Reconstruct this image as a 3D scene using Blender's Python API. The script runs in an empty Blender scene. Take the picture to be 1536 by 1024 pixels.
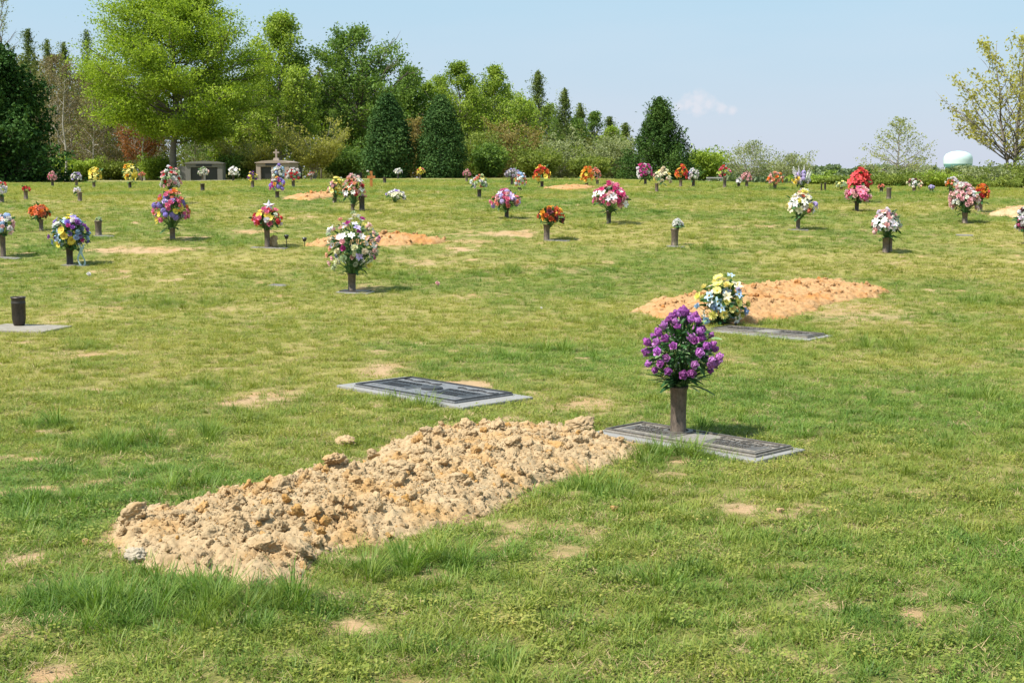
import bpy, bmesh, math, random
import numpy as np
from mathutils import Vector, Matrix, Quaternion, noise as mn

# ------------------------------------------------------------------ camera, sky, sun, exposure
SC = bpy.context.scene
COL = SC.collection
R = math.radians
F_PX, CX, CY, HORIZON, EYE = 2115.0, 768.0, 512.0, 258.0, 1.5      # measured from the photograph (1536 px wide)
PITCH = math.atan((CY - HORIZON) / F_PX)

cam_d = bpy.data.cameras.new('camera')
cam_d.lens = 36.0 * F_PX / 1536.0
cam_d.sensor_width = 36.0
cam_d.clip_start = 0.1
cam_d.clip_end = 8000
cam = bpy.data.objects.new('camera', cam_d)
COL.objects.link(cam)
cam.location = (0, 0, EYE)
cam.rotation_euler = (R(90) - PITCH, 0, 0)
SC.camera = cam

SUN_EL, SUN_AZ = R(56), math.atan2(-0.88, -0.47)     # azimuth from +Y towards +X: sun to the left, a little behind the camera
sun_vec = Vector((math.sin(SUN_AZ) * math.cos(SUN_EL), math.cos(SUN_AZ) * math.cos(SUN_EL), math.sin(SUN_EL)))
sd = bpy.data.lights.new('sun', 'SUN')
sd.energy = 4.4
sd.angle = R(0.55)
sd.color = (1.0, 0.955, 0.87)
sun = bpy.data.objects.new('sun', sd)
COL.objects.link(sun)
sun.rotation_euler = sun_vec.to_track_quat('Z', 'Y').to_euler()

W = bpy.data.worlds.new('World')
SC.world = W
W.use_nodes = True
wn, wl = W.node_tree.nodes, W.node_tree.links
wn.clear()
w_out = wn.new('ShaderNodeOutputWorld')
w_bg = wn.new('ShaderNodeBackground')
w_sky = wn.new('ShaderNodeTexSky')
w_sky.sky_type = 'NISHITA'
w_sky.sun_disc = False
w_sky.sun_elevation = SUN_EL
w_sky.sun_rotation = SUN_AZ
w_sky.altitude = 200
w_sky.air_density = 1.0
w_sky.dust_density = 0.25
w_sky.ozone_density = 3.0
w_bg.inputs['Strength'].default_value = 0.079
# faint cloud veil and one small cumulus low in the sky, as directions on the sky itself
w_tc = wn.new('ShaderNodeTexCoord')
w_map = wn.new('ShaderNodeMapping')
w_map.inputs['Scale'].default_value = (3.0, 3.0, 14.0)
w_no = wn.new('ShaderNodeTexNoise')
w_no.inputs['Scale'].default_value = 1.6
w_no.inputs['Detail'].default_value = 6
w_cr = wn.new('ShaderNodeValToRGB')
w_cr.color_ramp.elements[0].position = 0.45
w_cr.color_ramp.elements[0].color = (0, 0, 0, 1)
w_cr.color_ramp.elements[1].position = 0.85
w_cr.color_ramp.elements[1].color = (0.16, 0.16, 0.16, 1)
w_mix = wn.new('ShaderNodeMixRGB')
w_mix.inputs['Color2'].default_value = (5.6, 5.7, 6.3, 1)
wl.new(w_tc.outputs['Generated'], w_map.inputs['Vector'])
wl.new(w_map.outputs['Vector'], w_no.inputs['Vector'])
wl.new(w_no.outputs['Fac'], w_cr.inputs['Fac'])
wl.new(w_cr.outputs['Color'], w_mix.inputs['Fac'])
# milky air low in the sky
w_sep = wn.new('ShaderNodeSeparateXYZ')
wl.new(w_tc.outputs['Generated'], w_sep.inputs[0])
w_hr = wn.new('ShaderNodeValToRGB')
for e_, (p_, v_) in zip([w_hr.color_ramp.elements[0], w_hr.color_ramp.elements[1], w_hr.color_ramp.elements.new(.5)], ((0.0, .95), (.40, 0.0), (.13, .8))):
    e_.position = p_; e_.color = (v_, v_, v_, 1)
wl.new(w_sep.outputs['Z'], w_hr.inputs['Fac'])
w_air = wn.new('ShaderNodeMixRGB')
w_ac = wn.new('ShaderNodeValToRGB')
for e_, (p_, v_) in zip(w_ac.color_ramp.elements, ((0.01, (4.3 / 8, 4.75 / 8, 5.7 / 8, 1)), (.115, (3.55 / 8, 5.05 / 8, 6.1 / 8, 1)))):
    e_.position = p_; e_.color = v_
wl.new(w_sep.outputs['Z'], w_ac.inputs['Fac'])
w_x8 = wn.new('ShaderNodeVectorMath'); w_x8.operation = 'SCALE'; w_x8.inputs['Scale'].default_value = 8
wl.new(w_ac.outputs['Color'], w_x8.inputs[0])
wl.new(w_x8.outputs[0], w_air.inputs['Color2'])
wl.new(w_hr.outputs['Color'], w_air.inputs['Fac'])
wl.new(w_sky.outputs['Color'], w_air.inputs['Color1'])
wl.new(w_air.outputs['Color'], w_mix.inputs['Color1'])
# cumulus
w_n2 = wn.new('ShaderNodeTexNoise'); w_n2.inputs['Scale'].default_value = 230; w_n2.inputs['Detail'].default_value = 6
wl.new(w_tc.outputs['Generated'], w_n2.inputs['Vector'])
w_last = None
for cx_, cy_, cr_ in ((1030, 156, 15), (1046, 150, 16), (1060, 158, 14), (1044, 163, 17), (1016, 162, 10), (1078, 164, 11), (1095, 168, 8)):
    s_ = wn.new('ShaderNodeVectorMath'); s_.operation = 'DISTANCE'
    s_.inputs[1].default_value = Vector(((cx_ - CX) / F_PX, 1.0, (HORIZON - cy_) / F_PX)).normalized()
    wl.new(w_tc.outputs['Generated'], s_.inputs[0])
    d_ = wn.new('ShaderNodeMath'); d_.operation = 'MULTIPLY'; d_.inputs[1].default_value = F_PX / cr_
    wl.new(s_.outputs['Value'], d_.inputs[0])
    if w_last is None: w_last = d_
    else:
        m_ = wn.new('ShaderNodeMath'); m_.operation = 'SMOOTH_MIN'; m_.inputs[2].default_value = 0.3
        wl.new(w_last.outputs[0], m_.inputs[0]); wl.new(d_.outputs[0], m_.inputs[1]); w_last = m_
w_ad = wn.new('ShaderNodeMath'); w_ad.operation = 'MULTIPLY_ADD'
w_ad.inputs[1].default_value = 1.5
wl.new(w_n2.outputs['Fac'], w_ad.inputs[0])
wl.new(w_last.outputs[0], w_ad.inputs[2])
w_c2 = wn.new('ShaderNodeMapRange')
w_c2.inputs['From Min'].default_value = 1.75
w_c2.inputs['From Max'].default_value = 1.0
w_c2.inputs['To Max'].default_value = 0.4
wl.new(w_ad.outputs['Value'], w_c2.inputs['Value'])
w_mix2 = wn.new('ShaderNodeMixRGB')
w_mix2.inputs['Color2'].default_value = (6.6, 6.1, 6.3, 1)
wl.new(w_c2.outputs['Result'], w_mix2.inputs['Fac'])
wl.new(w_mix.outputs['Color'], w_mix2.inputs['Color1'])
wl.new(w_mix2.outputs['Color'], w_bg.inputs['Color'])
wl.new(w_bg.outputs['Background'], w_out.inputs['Surface'])

SC.view_settings.view_transform = 'Standard'
SC.view_settings.look = 'None'
SC.view_settings.exposure = 0.85
SC.view_settings.gamma = 1.0
SC.cycles.max_bounces = 6
SC.cycles.diffuse_bounces = 3
SC.cycles.transmission_bounces = 4
SC.cycles.transparent_max_bounces = 6

rng = np.random.default_rng(7)
random.seed(7)

# ------------------------------------------------------------------ helpers: noise, terrain, pixel -> place
def vnoise(x, y, seed=0):
    x = np.asarray(x, float); y = np.asarray(y, float)
    xi = np.floor(x).astype(np.int64); yi = np.floor(y).astype(np.int64)
    xf = x - xi; yf = y - yi
    u = xf * xf * (3 - 2 * xf); v = yf * yf * (3 - 2 * yf)
    def h(a, b):
        n = (a * 374761393 + b * 668265263 + seed * 144665 + 12345) & 0x7fffffff
        n = ((n ^ (n >> 13)) * 1274126177) & 0x7fffffff
        return ((n ^ (n >> 16)) & 0xffff) / 65535.0
    return (h(xi, yi) * (1 - u) + h(xi + 1, yi) * u) * (1 - v) + (h(xi, yi + 1) * (1 - u) + h(xi + 1, yi + 1) * u) * v

def fbm(x, y, seed=0, oct=4):
    s = 0; a = 0.5; t = 0
    for k in range(oct):
        s = s + a * vnoise(np.asarray(x) * 2 ** k, np.asarray(y) * 2 ** k, seed + k * 17); t += a; a *= 0.5
    return s / t

def sstep(a, b, x):
    t = np.clip((np.asarray(x, float) - a) / (b - a), 0, 1)
    return t * t * (3 - 2 * t)

_ty = np.arange(-80, 3200, 0.25)
_tz = np.interp(_ty, [-80, 14, 18, 21, 25, 30, 40, 60, 90, 120, 160, 350, 560, 3000], [0, 0, .05, .3, .6, .85, 1.08, 1.2, 1.12, .6, -1.6, -12, -20, -45])
_tz = np.convolve(np.pad(_tz, 8, mode='edge'), np.ones(17) / 17, mode='valid')

def terrain(x, y):
    x = np.asarray(x, float); y = np.asarray(y, float)
    z = np.interp(y, _ty, _tz)
    z = z - 0.42 * sstep(2, 22, x) * sstep(30, 60, y) - 0.14 * sstep(-5, -20, x) * sstep(28, 50, y)
    z = z + 0.035 * (fbm(x * 0.35, y * 0.35, 5, 3) - 0.5) * sstep(3, 12, y)
    return z

cp, sp = math.cos(PITCH), math.sin(PITCH)
def ray(px, py):
    u = (px - CX) / F_PX; v = -(py - CY) / F_PX
    return Vector((u, cp + v * sp, -sp + v * cp))

def ground(px, py, far=75.0):
    d = ray(px, py)
    t = 3.0
    while t < far:
        z = EYE + d.z * t
        if z <= float(terrain(d.x * t, d.y * t)):
            lo, hi = t - 0.1, t
            for _ in range(12):
                m = (lo + hi) / 2
                if EYE + d.z * m <= float(terrain(d.x * m, d.y * m)): hi = m
                else: lo = m
            t = hi
            break
        t += 0.1
    x, y = d.x * t, d.y * t
    return Vector((x, y, float(terrain(x, y))))

def at_depth(px, Y):
    x = (px - CX) / F_PX * Y / cp
    return Vector((x, Y, float(terrain(x, Y))))

def ppm(p):                                   # photo pixels per metre at a point
    return F_PX / (p.y * cp + (EYE - p.z) * sp)

# ------------------------------------------------------------------ helpers: meshes and objects
def np_mesh(name, V, F4=None, F3=None, smooth=False, attrs=None):
    me = bpy.data.meshes.new(name)
    V = np.asarray(V, np.float32)
    F4 = np.zeros((0, 4), np.int32) if F4 is None else np.asarray(F4, np.int32).reshape(-1, 4)
    F3 = np.zeros((0, 3), np.int32) if F3 is None else np.asarray(F3, np.int32).reshape(-1, 3)
    me.vertices.add(len(V)); me.vertices.foreach_set('co', V.ravel())
    nl = F4.size + F3.size
    me.loops.add(nl)
    me.loops.foreach_set('vertex_index', np.concatenate([F4.ravel(), F3.ravel()]))
    me.polygons.add(len(F4) + len(F3))
    ls = np.concatenate([np.arange(len(F4)) * 4, F4.size + np.arange(len(F3)) * 3]).astype(np.int32)
    me.polygons.foreach_set('loop_start', ls)
    if smooth:
        me.polygons.foreach_set('use_smooth', np.ones(len(ls), bool))
    me.update(calc_edges=True)
    for k, a in (attrs or {}).items():
        at = me.attributes.new(k, 'FLOAT', 'POINT')
        at.data.foreach_set('value', np.asarray(a, np.float32))
    return me

class MB:                                     # collects shapes into ONE mesh
    def __init__(s): s.v = []; s.f = []; s.m = []; s.mi = 0
    def add(s, V, F):
        o = len(s.v)
        s.v += [tuple(p) for p in V]
        s.f += [[i + o for i in f] for f in F]
        s.m += [s.mi] * len(F)
        return s
    def box(s, c, d, rz=0.0, taper=0.0):
        V = []
        for z in (-.5, .5):
            k = 1 - taper if z > 0 else 1
            for x, y in ((-.5, -.5), (.5, -.5), (.5, .5), (-.5, .5)):
                X, Y = x * d[0] * k, y * d[1] * k
                V.append((c[0] + X * math.cos(rz) - Y * math.sin(rz), c[1] + X * math.sin(rz) + Y * math.cos(rz), c[2] + z * d[2]))
        return s.add(V, [(3, 2, 1, 0), (4, 5, 6, 7), (0, 1, 5, 4), (1, 2, 6, 5), (2, 3, 7, 6), (3, 0, 4, 7)])
    def lathe(s, prof, n=20, c=(0, 0, 0), close=True):
        V = []; F = []
        for r, z in prof:
            for k in range(n):
                a = 2 * math.pi * k / n
                V.append((c[0] + r * math.cos(a), c[1] + r * math.sin(a), c[2] + z))
        for i in range(len(prof) - 1):
            for k in range(n):
                k2 = (k + 1) % n
                F.append((i * n + k, i * n + k2, (i + 1) * n + k2, (i + 1) * n + k))
        if close:
            F.append(tuple(reversed(range(n)))); F.append(tuple((len(prof) - 1) * n + k for k in range(n)))
        return s.add(V, F)
    def tube(s, pts, rads, n=6):
        V = []; F = []
        pts = [Vector(p) for p in pts]
        for i, p in enumerate(pts):
            d = (pts[min(i + 1, len(pts) - 1)] - pts[max(i - 1, 0)])
            d = d.normalized() if d.length > 1e-9 else Vector((0, 0, 1))
            a = d.cross(Vector((0, 0, 1)) if abs(d.z) < .9 else Vector((1, 0, 0))).normalized()
            b = d.cross(a)
            for k in range(n):
                t = 2 * math.pi * k / n
                V.append(p + (a * math.cos(t) + b * math.sin(t)) * rads[i])
        for i in range(len(pts) - 1):
            for k in range(n):
                k2 = (k + 1) % n
                F.append((i * n + k, (i + 1) * n + k, (i + 1) * n + k2, i * n + k2))
        F.append(tuple(range(n))); F.append(tuple(reversed([(len(pts) - 1) * n + k for k in range(n)])))
        return s.add(V, F)
    def mesh(s, name, smooth=False):
        me = bpy.data.meshes.new(name)
        me.from_pydata(s.v, [], s.f)
        me.polygons.foreach_set('material_index', s.m)
        if smooth: me.polygons.foreach_set('use_smooth', [True] * len(s.f))
        me.update()
        return me

def obj(name, me, mats=(), parent=None, loc=None, rot=None):
    if isinstance(me, MB): me = me.mesh(name)
    o = bpy.data.objects.new(name, me)
    COL.objects.link(o)
    if not isinstance(mats, (list, tuple)): mats = (mats,)
    if me is not None and not me.materials:
        for m in mats: me.materials.append(m)
    if parent: o.parent = parent
    if loc is not None: o.location = loc
    if rot is not None: o.rotation_euler = rot
    return o

def tag(o, label, cat, group=None):
    o['label'] = label; o['category'] = cat
    if group: o['group'] = group
    return o

def thing(name, label, cat, loc=(0, 0, 0), rz=0.0, group=None):
    o = bpy.data.objects.new(name, None)
    COL.objects.link(o)
    o.location = loc; o.rotation_euler = (0, 0, rz)
    o.empty_display_size = 0.1
    return tag(o, label, cat, group)

def bevel(o, w=0.004, seg=2):
    m = o.modifiers.new('bevel', 'BEVEL'); m.width = w; m.segments = seg; m.limit_method = 'ANGLE'
    return o

# ------------------------------------------------------------------ helpers: materials
def new_mat(name):
    m = bpy.data.materials.new(name); m.use_nodes = True
    nt = m.node_tree; nt.nodes.clear()
    return m, nt

def nd(nt, typ, props=None, **ins):
    n = nt.nodes.new('ShaderNode' + typ)
    for k, v in (props or {}).items(): setattr(n, k, v)
    for k, v in ins.items():
        k = k.replace('_', ' ')
        key = int(k[1:]) if k[0] == 'i' and k[1:].isdigit() else k
        s = n.inputs[key]
        if isinstance(v, bpy.types.NodeSocket): nt.links.new(v, s)
        elif isinstance(v, (tuple, list)) and len(v) == 3 and s.type == 'RGBA': s.default_value = (*v, 1)
        else: s.default_value = v
    return n

def ramp(nt, fac, stops, interp='LINEAR'):
    n = nt.nodes.new('ShaderNodeValToRGB'); cr = n.color_ramp; cr.interpolation = interp
    while len(cr.elements) < len(stops): cr.elements.new(0.5)
    for e, (p, c) in zip(cr.elements, stops):
        e.position = p; e.color = (*c, 1) if len(c) == 3 else c
    nt.links.new(fac, n.inputs['Fac'])
    return n.outputs['Color']

def mixc(nt, fac, a, b, mode='MIX'):
    n = nd(nt, 'MixRGB', {'blend_type': mode}, Fac=fac, Color1=a, Color2=b)
    return n.outputs['Color']

def finish(nt, shader):
    o = nt.nodes.new('ShaderNodeOutputMaterial'); nt.links.new(shader, o.inputs['Surface'])

def tex_noise(nt, scale, detail=4, rough=0.55, vec=None, dist=0.0):
    n = nd(nt, 'TexNoise', Scale=scale, Detail=detail, Roughness=rough, Distortion=dist)
    if vec is not None: nt.links.new(vec, n.inputs['Vector'])
    return n.outputs['Fac']

def world_pos(nt): return nd(nt, 'NewGeometry').outputs['Position']
def obj_pos(nt): return nd(nt, 'TexCoord').outputs['Object']

def plain(name, c1, c2, rough=0.7, scale=30, metal=0.0, bump=0.0, bscale=None, space='obj', detail=5, spec=0.5):
    m, nt = new_mat(name)
    v = obj_pos(nt) if space == 'obj' else world_pos(nt)
    f = tex_noise(nt, scale, detail, 0.6, v)
    c = ramp(nt, f, [(0.3, c1), (0.7, c2)])
    p = nd(nt, 'BsdfPrincipled', Base_Color=c, Roughness=rough, Metallic=metal)
    p.inputs['Specular IOR Level'].default_value = spec
    if bump:
        b = nd(nt, 'Bump', Strength=bump, Distance=0.01, Height=tex_noise(nt, bscale or scale * 3, 5, 0.6, v))
        nt.links.new(b.outputs['Normal'], p.inputs['Normal'])
    finish(nt, p.outputs['BSDF'])
    return m

def leaf_mat(name, c_dark, c_mid, c_light, trans=0.35, rough=0.55, clump=0.6):
    m, nt = new_mat(name)
    g = nd(nt, 'NewGeometry')
    rnd = g.outputs['Random Per Island']
    cl = tex_noise(nt, clump, 3, 0.5, g.outputs['Position'])
    f = nd(nt, 'Math', {'operation': 'MULTIPLY_ADD'}, i0=rnd, i1=0.55, i2=nd(nt, 'Math', {'operation': 'MULTIPLY_ADD'}, i0=cl, i1=1.3, i2=-0.42).outputs[0]).outputs[0]
    c = ramp(nt, f, [(0.12, c_dark), (0.5, c_mid), (0.92, c_light)])
    p = nd(nt, 'BsdfPrincipled', Base_Color=c, Roughness=rough)
    p.inputs['Specular IOR Level'].default_value = 0.15
    t = nd(nt, 'BsdfTranslucent', Color=mixc(nt, 1.0, c, (1.15, 1.2, 0.6), 'MULTIPLY'))
    mx = nd(nt, 'MixShader', Fac=trans, i1=p.outputs[0], i2=t.outputs[0])
    finish(nt, mx.outputs[0])
    return m

# soil shades shared by the ground and the mounds
def soil_mat(name, c_a, c_b, c_orange, attr=True):
    m, nt = new_mat(name)
    v = world_pos(nt)
    f1 = tex_noise(nt, 9, 6, 0.65, v)
    c = ramp(nt, f1, [(0.28, c_a), (0.72, c_b)])
    f2 = tex_noise(nt, 3.1, 3, 0.5, v)
    o = ramp(nt, f2, [(0.52, (0, 0, 0)), (0.72, (1, 1, 1))])
    c = mixc(nt, nd(nt, 'Math', {'operation': 'MULTIPLY'}, i0=o, i1=0.75).outputs[0], c, c_orange)
    f3 = tex_noise(nt, 55, 4, 0.7, v)
    c = mixc(nt, 0.55, c, ramp(nt, f3, [(0.25, (.55, .52, .5)), (0.6, (1.08, 1.08, 1.08))]), 'MULTIPLY')
    if attr:
        at = nd(nt, 'Attribute', {'attribute_name': 'tint'}).outputs['Fac']
        c = mixc(nt, at, c, c_orange)
    p = nd(nt, 'BsdfPrincipled', Base_Color=c, Roughness=0.95)
    p.inputs['Specular IOR Level'].default_value = 0.15
    b = nd(nt, 'Bump', Strength=0.9, Distance=0.013, Height=tex_noise(nt, 60, 8, 0.75, v))
    nt.links.new(b.outputs['Normal'], p.inputs['Normal'])
    finish(nt, p.outputs[0])
    return m

SOIL_TAN = soil_mat('tan_soil', (.395, .275, .15), (.555, .415, .25), (.49, .27, .085))
SOIL_ORANGE = soil_mat('orange_soil', (.40, .22, .09), (.53, .33, .17), (.46, .19, .05))
GRANITE = plain('grey_granite', (.15, .145, .14), (.34, .33, .315), 0.75, 260, bump=0.15, bscale=300)
GRANITE_PALE = plain('pale_granite', (.22, .215, .20), (.36, .35, .33), 0.8, 160, bump=0.15, bscale=300)
CONCRETE = plain('concrete', (.19, .17, .14), (.30, .27, .225), 0.9, 22, bump=0.2, bscale=90)
def bronze(name, a, b, rough=0.5, metal=0.55):
    m, nt = new_mat(name)
    v = obj_pos(nt)
    mp = nd(nt, 'Mapping', Vector=v); mp.inputs['Scale'].default_value = (60, 60, 9)
    f = tex_noise(nt, 1.0, 6, 0.7, mp.outputs[0])
    c = ramp(nt, f, [(0.3, a), (0.72, b)])
    p = nd(nt, 'BsdfPrincipled', Base_Color=c, Roughness=rough, Metallic=metal)
    bm_ = nd(nt, 'Bump', Strength=0.25, Distance=0.004, Height=tex_noise(nt, 120, 4, 0.6, v))
    nt.links.new(bm_.outputs['Normal'], p.inputs['Normal'])
    finish(nt, p.outputs[0])
    return m
BRONZE_VASE = bronze('bronze_patina', (.065, .05, .038), (.22, .165, .125), 0.5, 0.4)
BRONZE_DARK = bronze('dark_bronze', (.028, .024, .02), (.075, .06, .048), 0.45, 0.5)
BRONZE_PLATE = bronze('weathered_bronze', (.15, .135, .115), (.32, .29, .25), 0.7, 0.15)
SLATE_PLATE = bronze('grey_bronze', (.10, .102, .108), (.25, .255, .265), 0.65, 0.2)
RELIEF = bronze('relief_bronze', (.07, .062, .052), (.19, .165, .14), 0.5, 0.4)
RELIEF_GREY = bronze('relief_grey', (.028, .028, .03), (.075, .076, .08), 0.5, 0.4)
BLACK = plain('black_plastic', (.012, .012, .012), (.03, .03, .03), 0.45, 20)
STONE_MAUS = plain('mausoleum_granite', (.12, .11, .098), (.20, .185, .165), 0.8, 40, bump=0.2)
STONE_PINK = plain('pinkish_granite', (.23, .175, .14), (.33, .26, .215), 0.8, 40, bump=0.2)
DOOR_DARK = plain('dark_door_granite', (.012, .012, .013), (.03, .03, .03), 0.35, 40)
WOOD_ORANGE = plain('varnished_cedar', (.38, .13, .03), (.52, .20, .05), 0.5, 25)
BARK = plain('bark', (.075, .058, .045), (.17, .14, .115), 0.95, 5, bump=0.5, bscale=25)
BARK_PALE = plain('pale_bark', (.20, .175, .145), (.40, .37, .32), 0.9, 4, bump=0.4, bscale=25)
BARK_GREY = plain('grey_bark', (.12, .10, .085), (.24, .21, .18), 0.9, 4, bump=0.4, bscale=25)
ASPHALT = plain('drive_gravel', (.26, .235, .205), (.38, .34, .29), 0.95, 3, space='world')
TANK = plain('hazed_aqua_paint', (.44, .57, .55), (.52, .64, .61), 0.5, 0.6)  # aqua tank paint, with distance haze put into the colour as paleness
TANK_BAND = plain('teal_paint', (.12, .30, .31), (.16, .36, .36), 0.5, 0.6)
STEM = plain('plastic_stem', (.05, .12, .03), (.08, .17, .04), 0.6, 30)
SILVER = plain('silver_foil', (.62, .56, .58), (.74, .68, .70), 0.3, 12, metal=0.4)
BLOOM_CENTRE = plain('flower_centre', (.35, .22, .03), (.60, .42, .06), 0.8, 90)

def petal_mat():
    m, nt = new_mat('silk_petal')
    oc = nd(nt, 'ObjectInfo').outputs['Color']
    g = nd(nt, 'NewGeometry')
    v = ramp(nt, g.outputs['Random Per Island'], [(0, (.74, .72, .74)), (1, (1.12, 1.1, 1.1))])
    c = mixc(nt, 1.0, oc, v, 'MULTIPLY')
    p = nd(nt, 'BsdfPrincipled', Base_Color=c, Roughness=0.65)
    p.inputs['Specular IOR Level'].default_value = 0.25
    t = nd(nt, 'BsdfTranslucent', Color=c)
    finish(nt, nd(nt, 'MixShader', Fac=0.25, i1=p.outputs[0], i2=t.outputs[0]).outputs[0])
    return m
PETAL = petal_mat()
SILK_LEAF = leaf_mat('silk_leaf', (.02, .06, .02), (.045, .12, .04), (.10, .20, .07), 0.25, 0.5, 25)
SILK_LEAF_PALE = leaf_mat('pale_silk_leaf', (.10, .20, .07), (.22, .34, .14), (.42, .52, .30), 0.25, 0.5, 25)

# ------------------------------------------------------------------ where soil lies bare, dry or lush (all in metres on the ground)
def ell(px, py, rx, ry):
    c = ground(px, py); a = ground(px, py - ry); b = ground(px, py + ry)
    return (c.x, c.y, rx / ppm(c), max(0.05, (a.y - b.y) / 2))

BARE = [(ell(*e[:4]), e[4]) for e in [
    (385, 600, 70, 20, .75), (570, 553, 62, 12, .65), (215, 374, 95, 8, .9), (700, 578, 48, 11, 1.0), (530, 942, 80, 18, .8), (40, 838, 50, 14, .75),
    (80, 1012, 70, 16, .7), (1130, 765, 60, 14, .7), (1175, 776, 25, 8, .9), (1280, 470, 135, 26, .62), (1230, 700, 60, 8, .4), (870, 605, 90, 16, .55), (760, 350, 90, 5, .7),
    (390, 347, 60, 5, .7), (640, 394, 45, 7, .6), (1130, 945, 35, 8, .5), (1440, 940, 40, 14, .5), (1250, 910, 40, 9, .45), (930, 655, 60, 18, .7), (150, 465, 60, 8, .25),
    (340, 465, 60, 9, .5), (1390, 1000, 45, 16, .55), (20, 950, 50, 20, .55), (600, 388, 40, 5, .5), (940, 282, 60, 3, .4), (1500, 320, 40, 5, .9), (455, 296, 40, 4, .8),
    (90, 302, 70, 3, .5), (860, 281, 50, 3, .8), (700, 362, 60, 4, .6), (800, 591, 30, 8, .6)]]
LUSH = [(ell(*e[:4]), e[4]) for e in [
    (250, 905, 260, 42, 1.0), (640, 850, 150, 26, .8), (880, 735, 90, 20, .7), (1020, 690, 90, 18, .9), (200, 668, 85, 16, 1.0), (310, 655, 60, 12, .8), (275, 735, 60, 12, 1.0),
    (70, 640, 40, 9, .9), (840, 526, 40, 8, 1.0), (1330, 520, 70, 16, .9), (1480, 455, 60, 10, .8), (1475, 598, 45, 8, .9), (325, 455, 30, 7, .8), (130, 520, 40, 12, .7), (420, 605, 70, 16, .35),
    (900, 480, 70, 12, .6), (760, 410, 60, 7, .7), (850, 405, 60, 7, .6), (640, 550, 40, 10, .5), (600, 600, 60, 14, .55), (660, 610, 40, 8, .9), (1060, 635, 25, 8, .8), (60, 760, 80, 30, .6), (1160, 486, 40, 8, .7),
    (1000, 870, 140, 30, .45), (300, 580, 60, 12, .6), (200, 590, 50, 10, .6), (80, 905, 70, 30, .8), (600, 980, 220, 30, .3), (1430, 475, 40, 8, .6)]]

def blob(E, x, y, seed):
    cx, cy, rx, ry = E
    d = np.sqrt(((x - cx) / rx) ** 2 + ((y - cy) / ry) ** 2)
    return 1 - sstep(0.25, 1.3, d + 1.3 * (fbm(x * 4, y * 4, seed, 4) - 0.5) + .5 * (fbm(x * 17, y * 17, seed, 2) - .5))

def poly_sd(P, x, y):                          # signed distance, positive inside
    P = np.asarray(P); n = len(P)
    best = np.full(np.shape(x), 1e9); ins = np.zeros(np.shape(x), bool)
    for i in range(n):
        ax, ay = P[i]; bx, by = P[(i + 1) % n]
        dx, dy = bx - ax, by - ay
        t = np.clip(((x - ax) * dx + (y - ay) * dy) / (dx * dx + dy * dy + 1e-12), 0, 1)
        best = np.minimum(best, np.hypot(x - ax - t * dx, y - ay - t * dy))
        c = ((ay > y) != (by > y)) & (x < (bx - ax) * (y - ay) / (by - ay + 1e-12) + ax)
        ins ^= c
    return np.where(ins, best, -best)

NEAR_OUTLINE = [(150, 808), (170, 778), (215, 768), (280, 768), (352, 744), (425, 722), (478, 706), (530, 706), (566, 680), (606, 660), (640, 650), (700, 648), (780, 645), (840, 646), (895, 658), (972, 668),
     (945, 690), (880, 710), (830, 722), (785, 742), (742, 768), (650, 792), (565, 815), (500, 832), (462, 868), (395, 882), (330, 876), (270, 858), (190, 842)]
ORANGE_OUTLINE = [(950, 468), (985, 452), (1040, 446), (1100, 436), (1150, 428), (1190, 424), (1240, 426), (1300, 430), (1326, 437), (1300, 447), (1240, 456), (1210, 468), (1165, 480), (1120, 487), (1040, 482), (985, 476)]
HALO = [np.array([ground(px, py)[:2] for px, py in o]) for o in (NEAR_OUTLINE, ORANGE_OUTLINE)]

def bare_at(x, y):
    s = fbm(x * 1.1 + 3, y * 1.1, 31, 4)
    b = 0.5 * sstep(.60, .78, fbm(x * 8, y * 8, 79, 3)) * sstep(.35, .65, fbm(x * .9, y * .9, 43, 3)) + 0.4 * sstep(0.66, 0.80, s) + 0.5 * sstep(.64, .78, fbm(x * 3.7, y * 3.7, 77, 3)) * (0.5 + 0.5 * sstep(0.4, .7, fbm(x * .6, y * .6, 41, 2)))
    if np.size(x) > 1:
        for Q in HALO:
            bx = (x > Q[:, 0].min() - .6) & (x < Q[:, 0].max() + .6) & (y > Q[:, 1].min() - .6) & (y < Q[:, 1].max() + .6)
            if bx.any():
                hs = np.full(np.shape(x), -9.0); hs[bx] = poly_sd(Q, x[bx], y[bx])
                b = np.maximum(b, .8 * sstep(-.05, .09, hs + .20 * (fbm(x * 6, y * 6, 61, 3) - .5)))
    for i, (E, k) in enumerate(BARE):
        b = np.maximum(b, k * (.82 if E[1] > 12 else 1) * blob(E, x, y, 50 + i))
    return np.clip(b, 0, 1)

def lush_at(x, y):
    l = 0.7 * sstep(4.5, 7, y) * sstep(0.62, 0.82, fbm(x * .7 + 11, y * .7, 91, 4))
    for i, (E, k) in enumerate(LUSH):
        l = np.maximum(l, k * blob(E, x, y, 150 + i))
    return l

def dry_at(x, y):                              # yellowish turf against fresh green
    n = fbm(x * .45 + 7, y * .45, 13, 4)
    return np.clip(-.06 + .30 * sstep(5, 12, y) + sstep(0.28, 0.68, n) * (0.55 + 0.25 * sstep(5, 12, y)) - 0.5 * lush_at(x, y), 0, 1)

# ------------------------------------------------------------------ the ground, one sheet to the horizon
def axis(dense0, dense1, step, out0, out1, grow=1.18):
    a = list(np.arange(dense0, dense1 + 1e-6, step))
    s = step; p = dense1
    while p < out1: s *= grow; p += s; a.append(min(p, out1))
    s = step; p = dense0; lo = []
    while p > out0: s *= grow; p -= s; lo.append(max(p, out0))
    return np.array(lo[::-1] + a)

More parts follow.
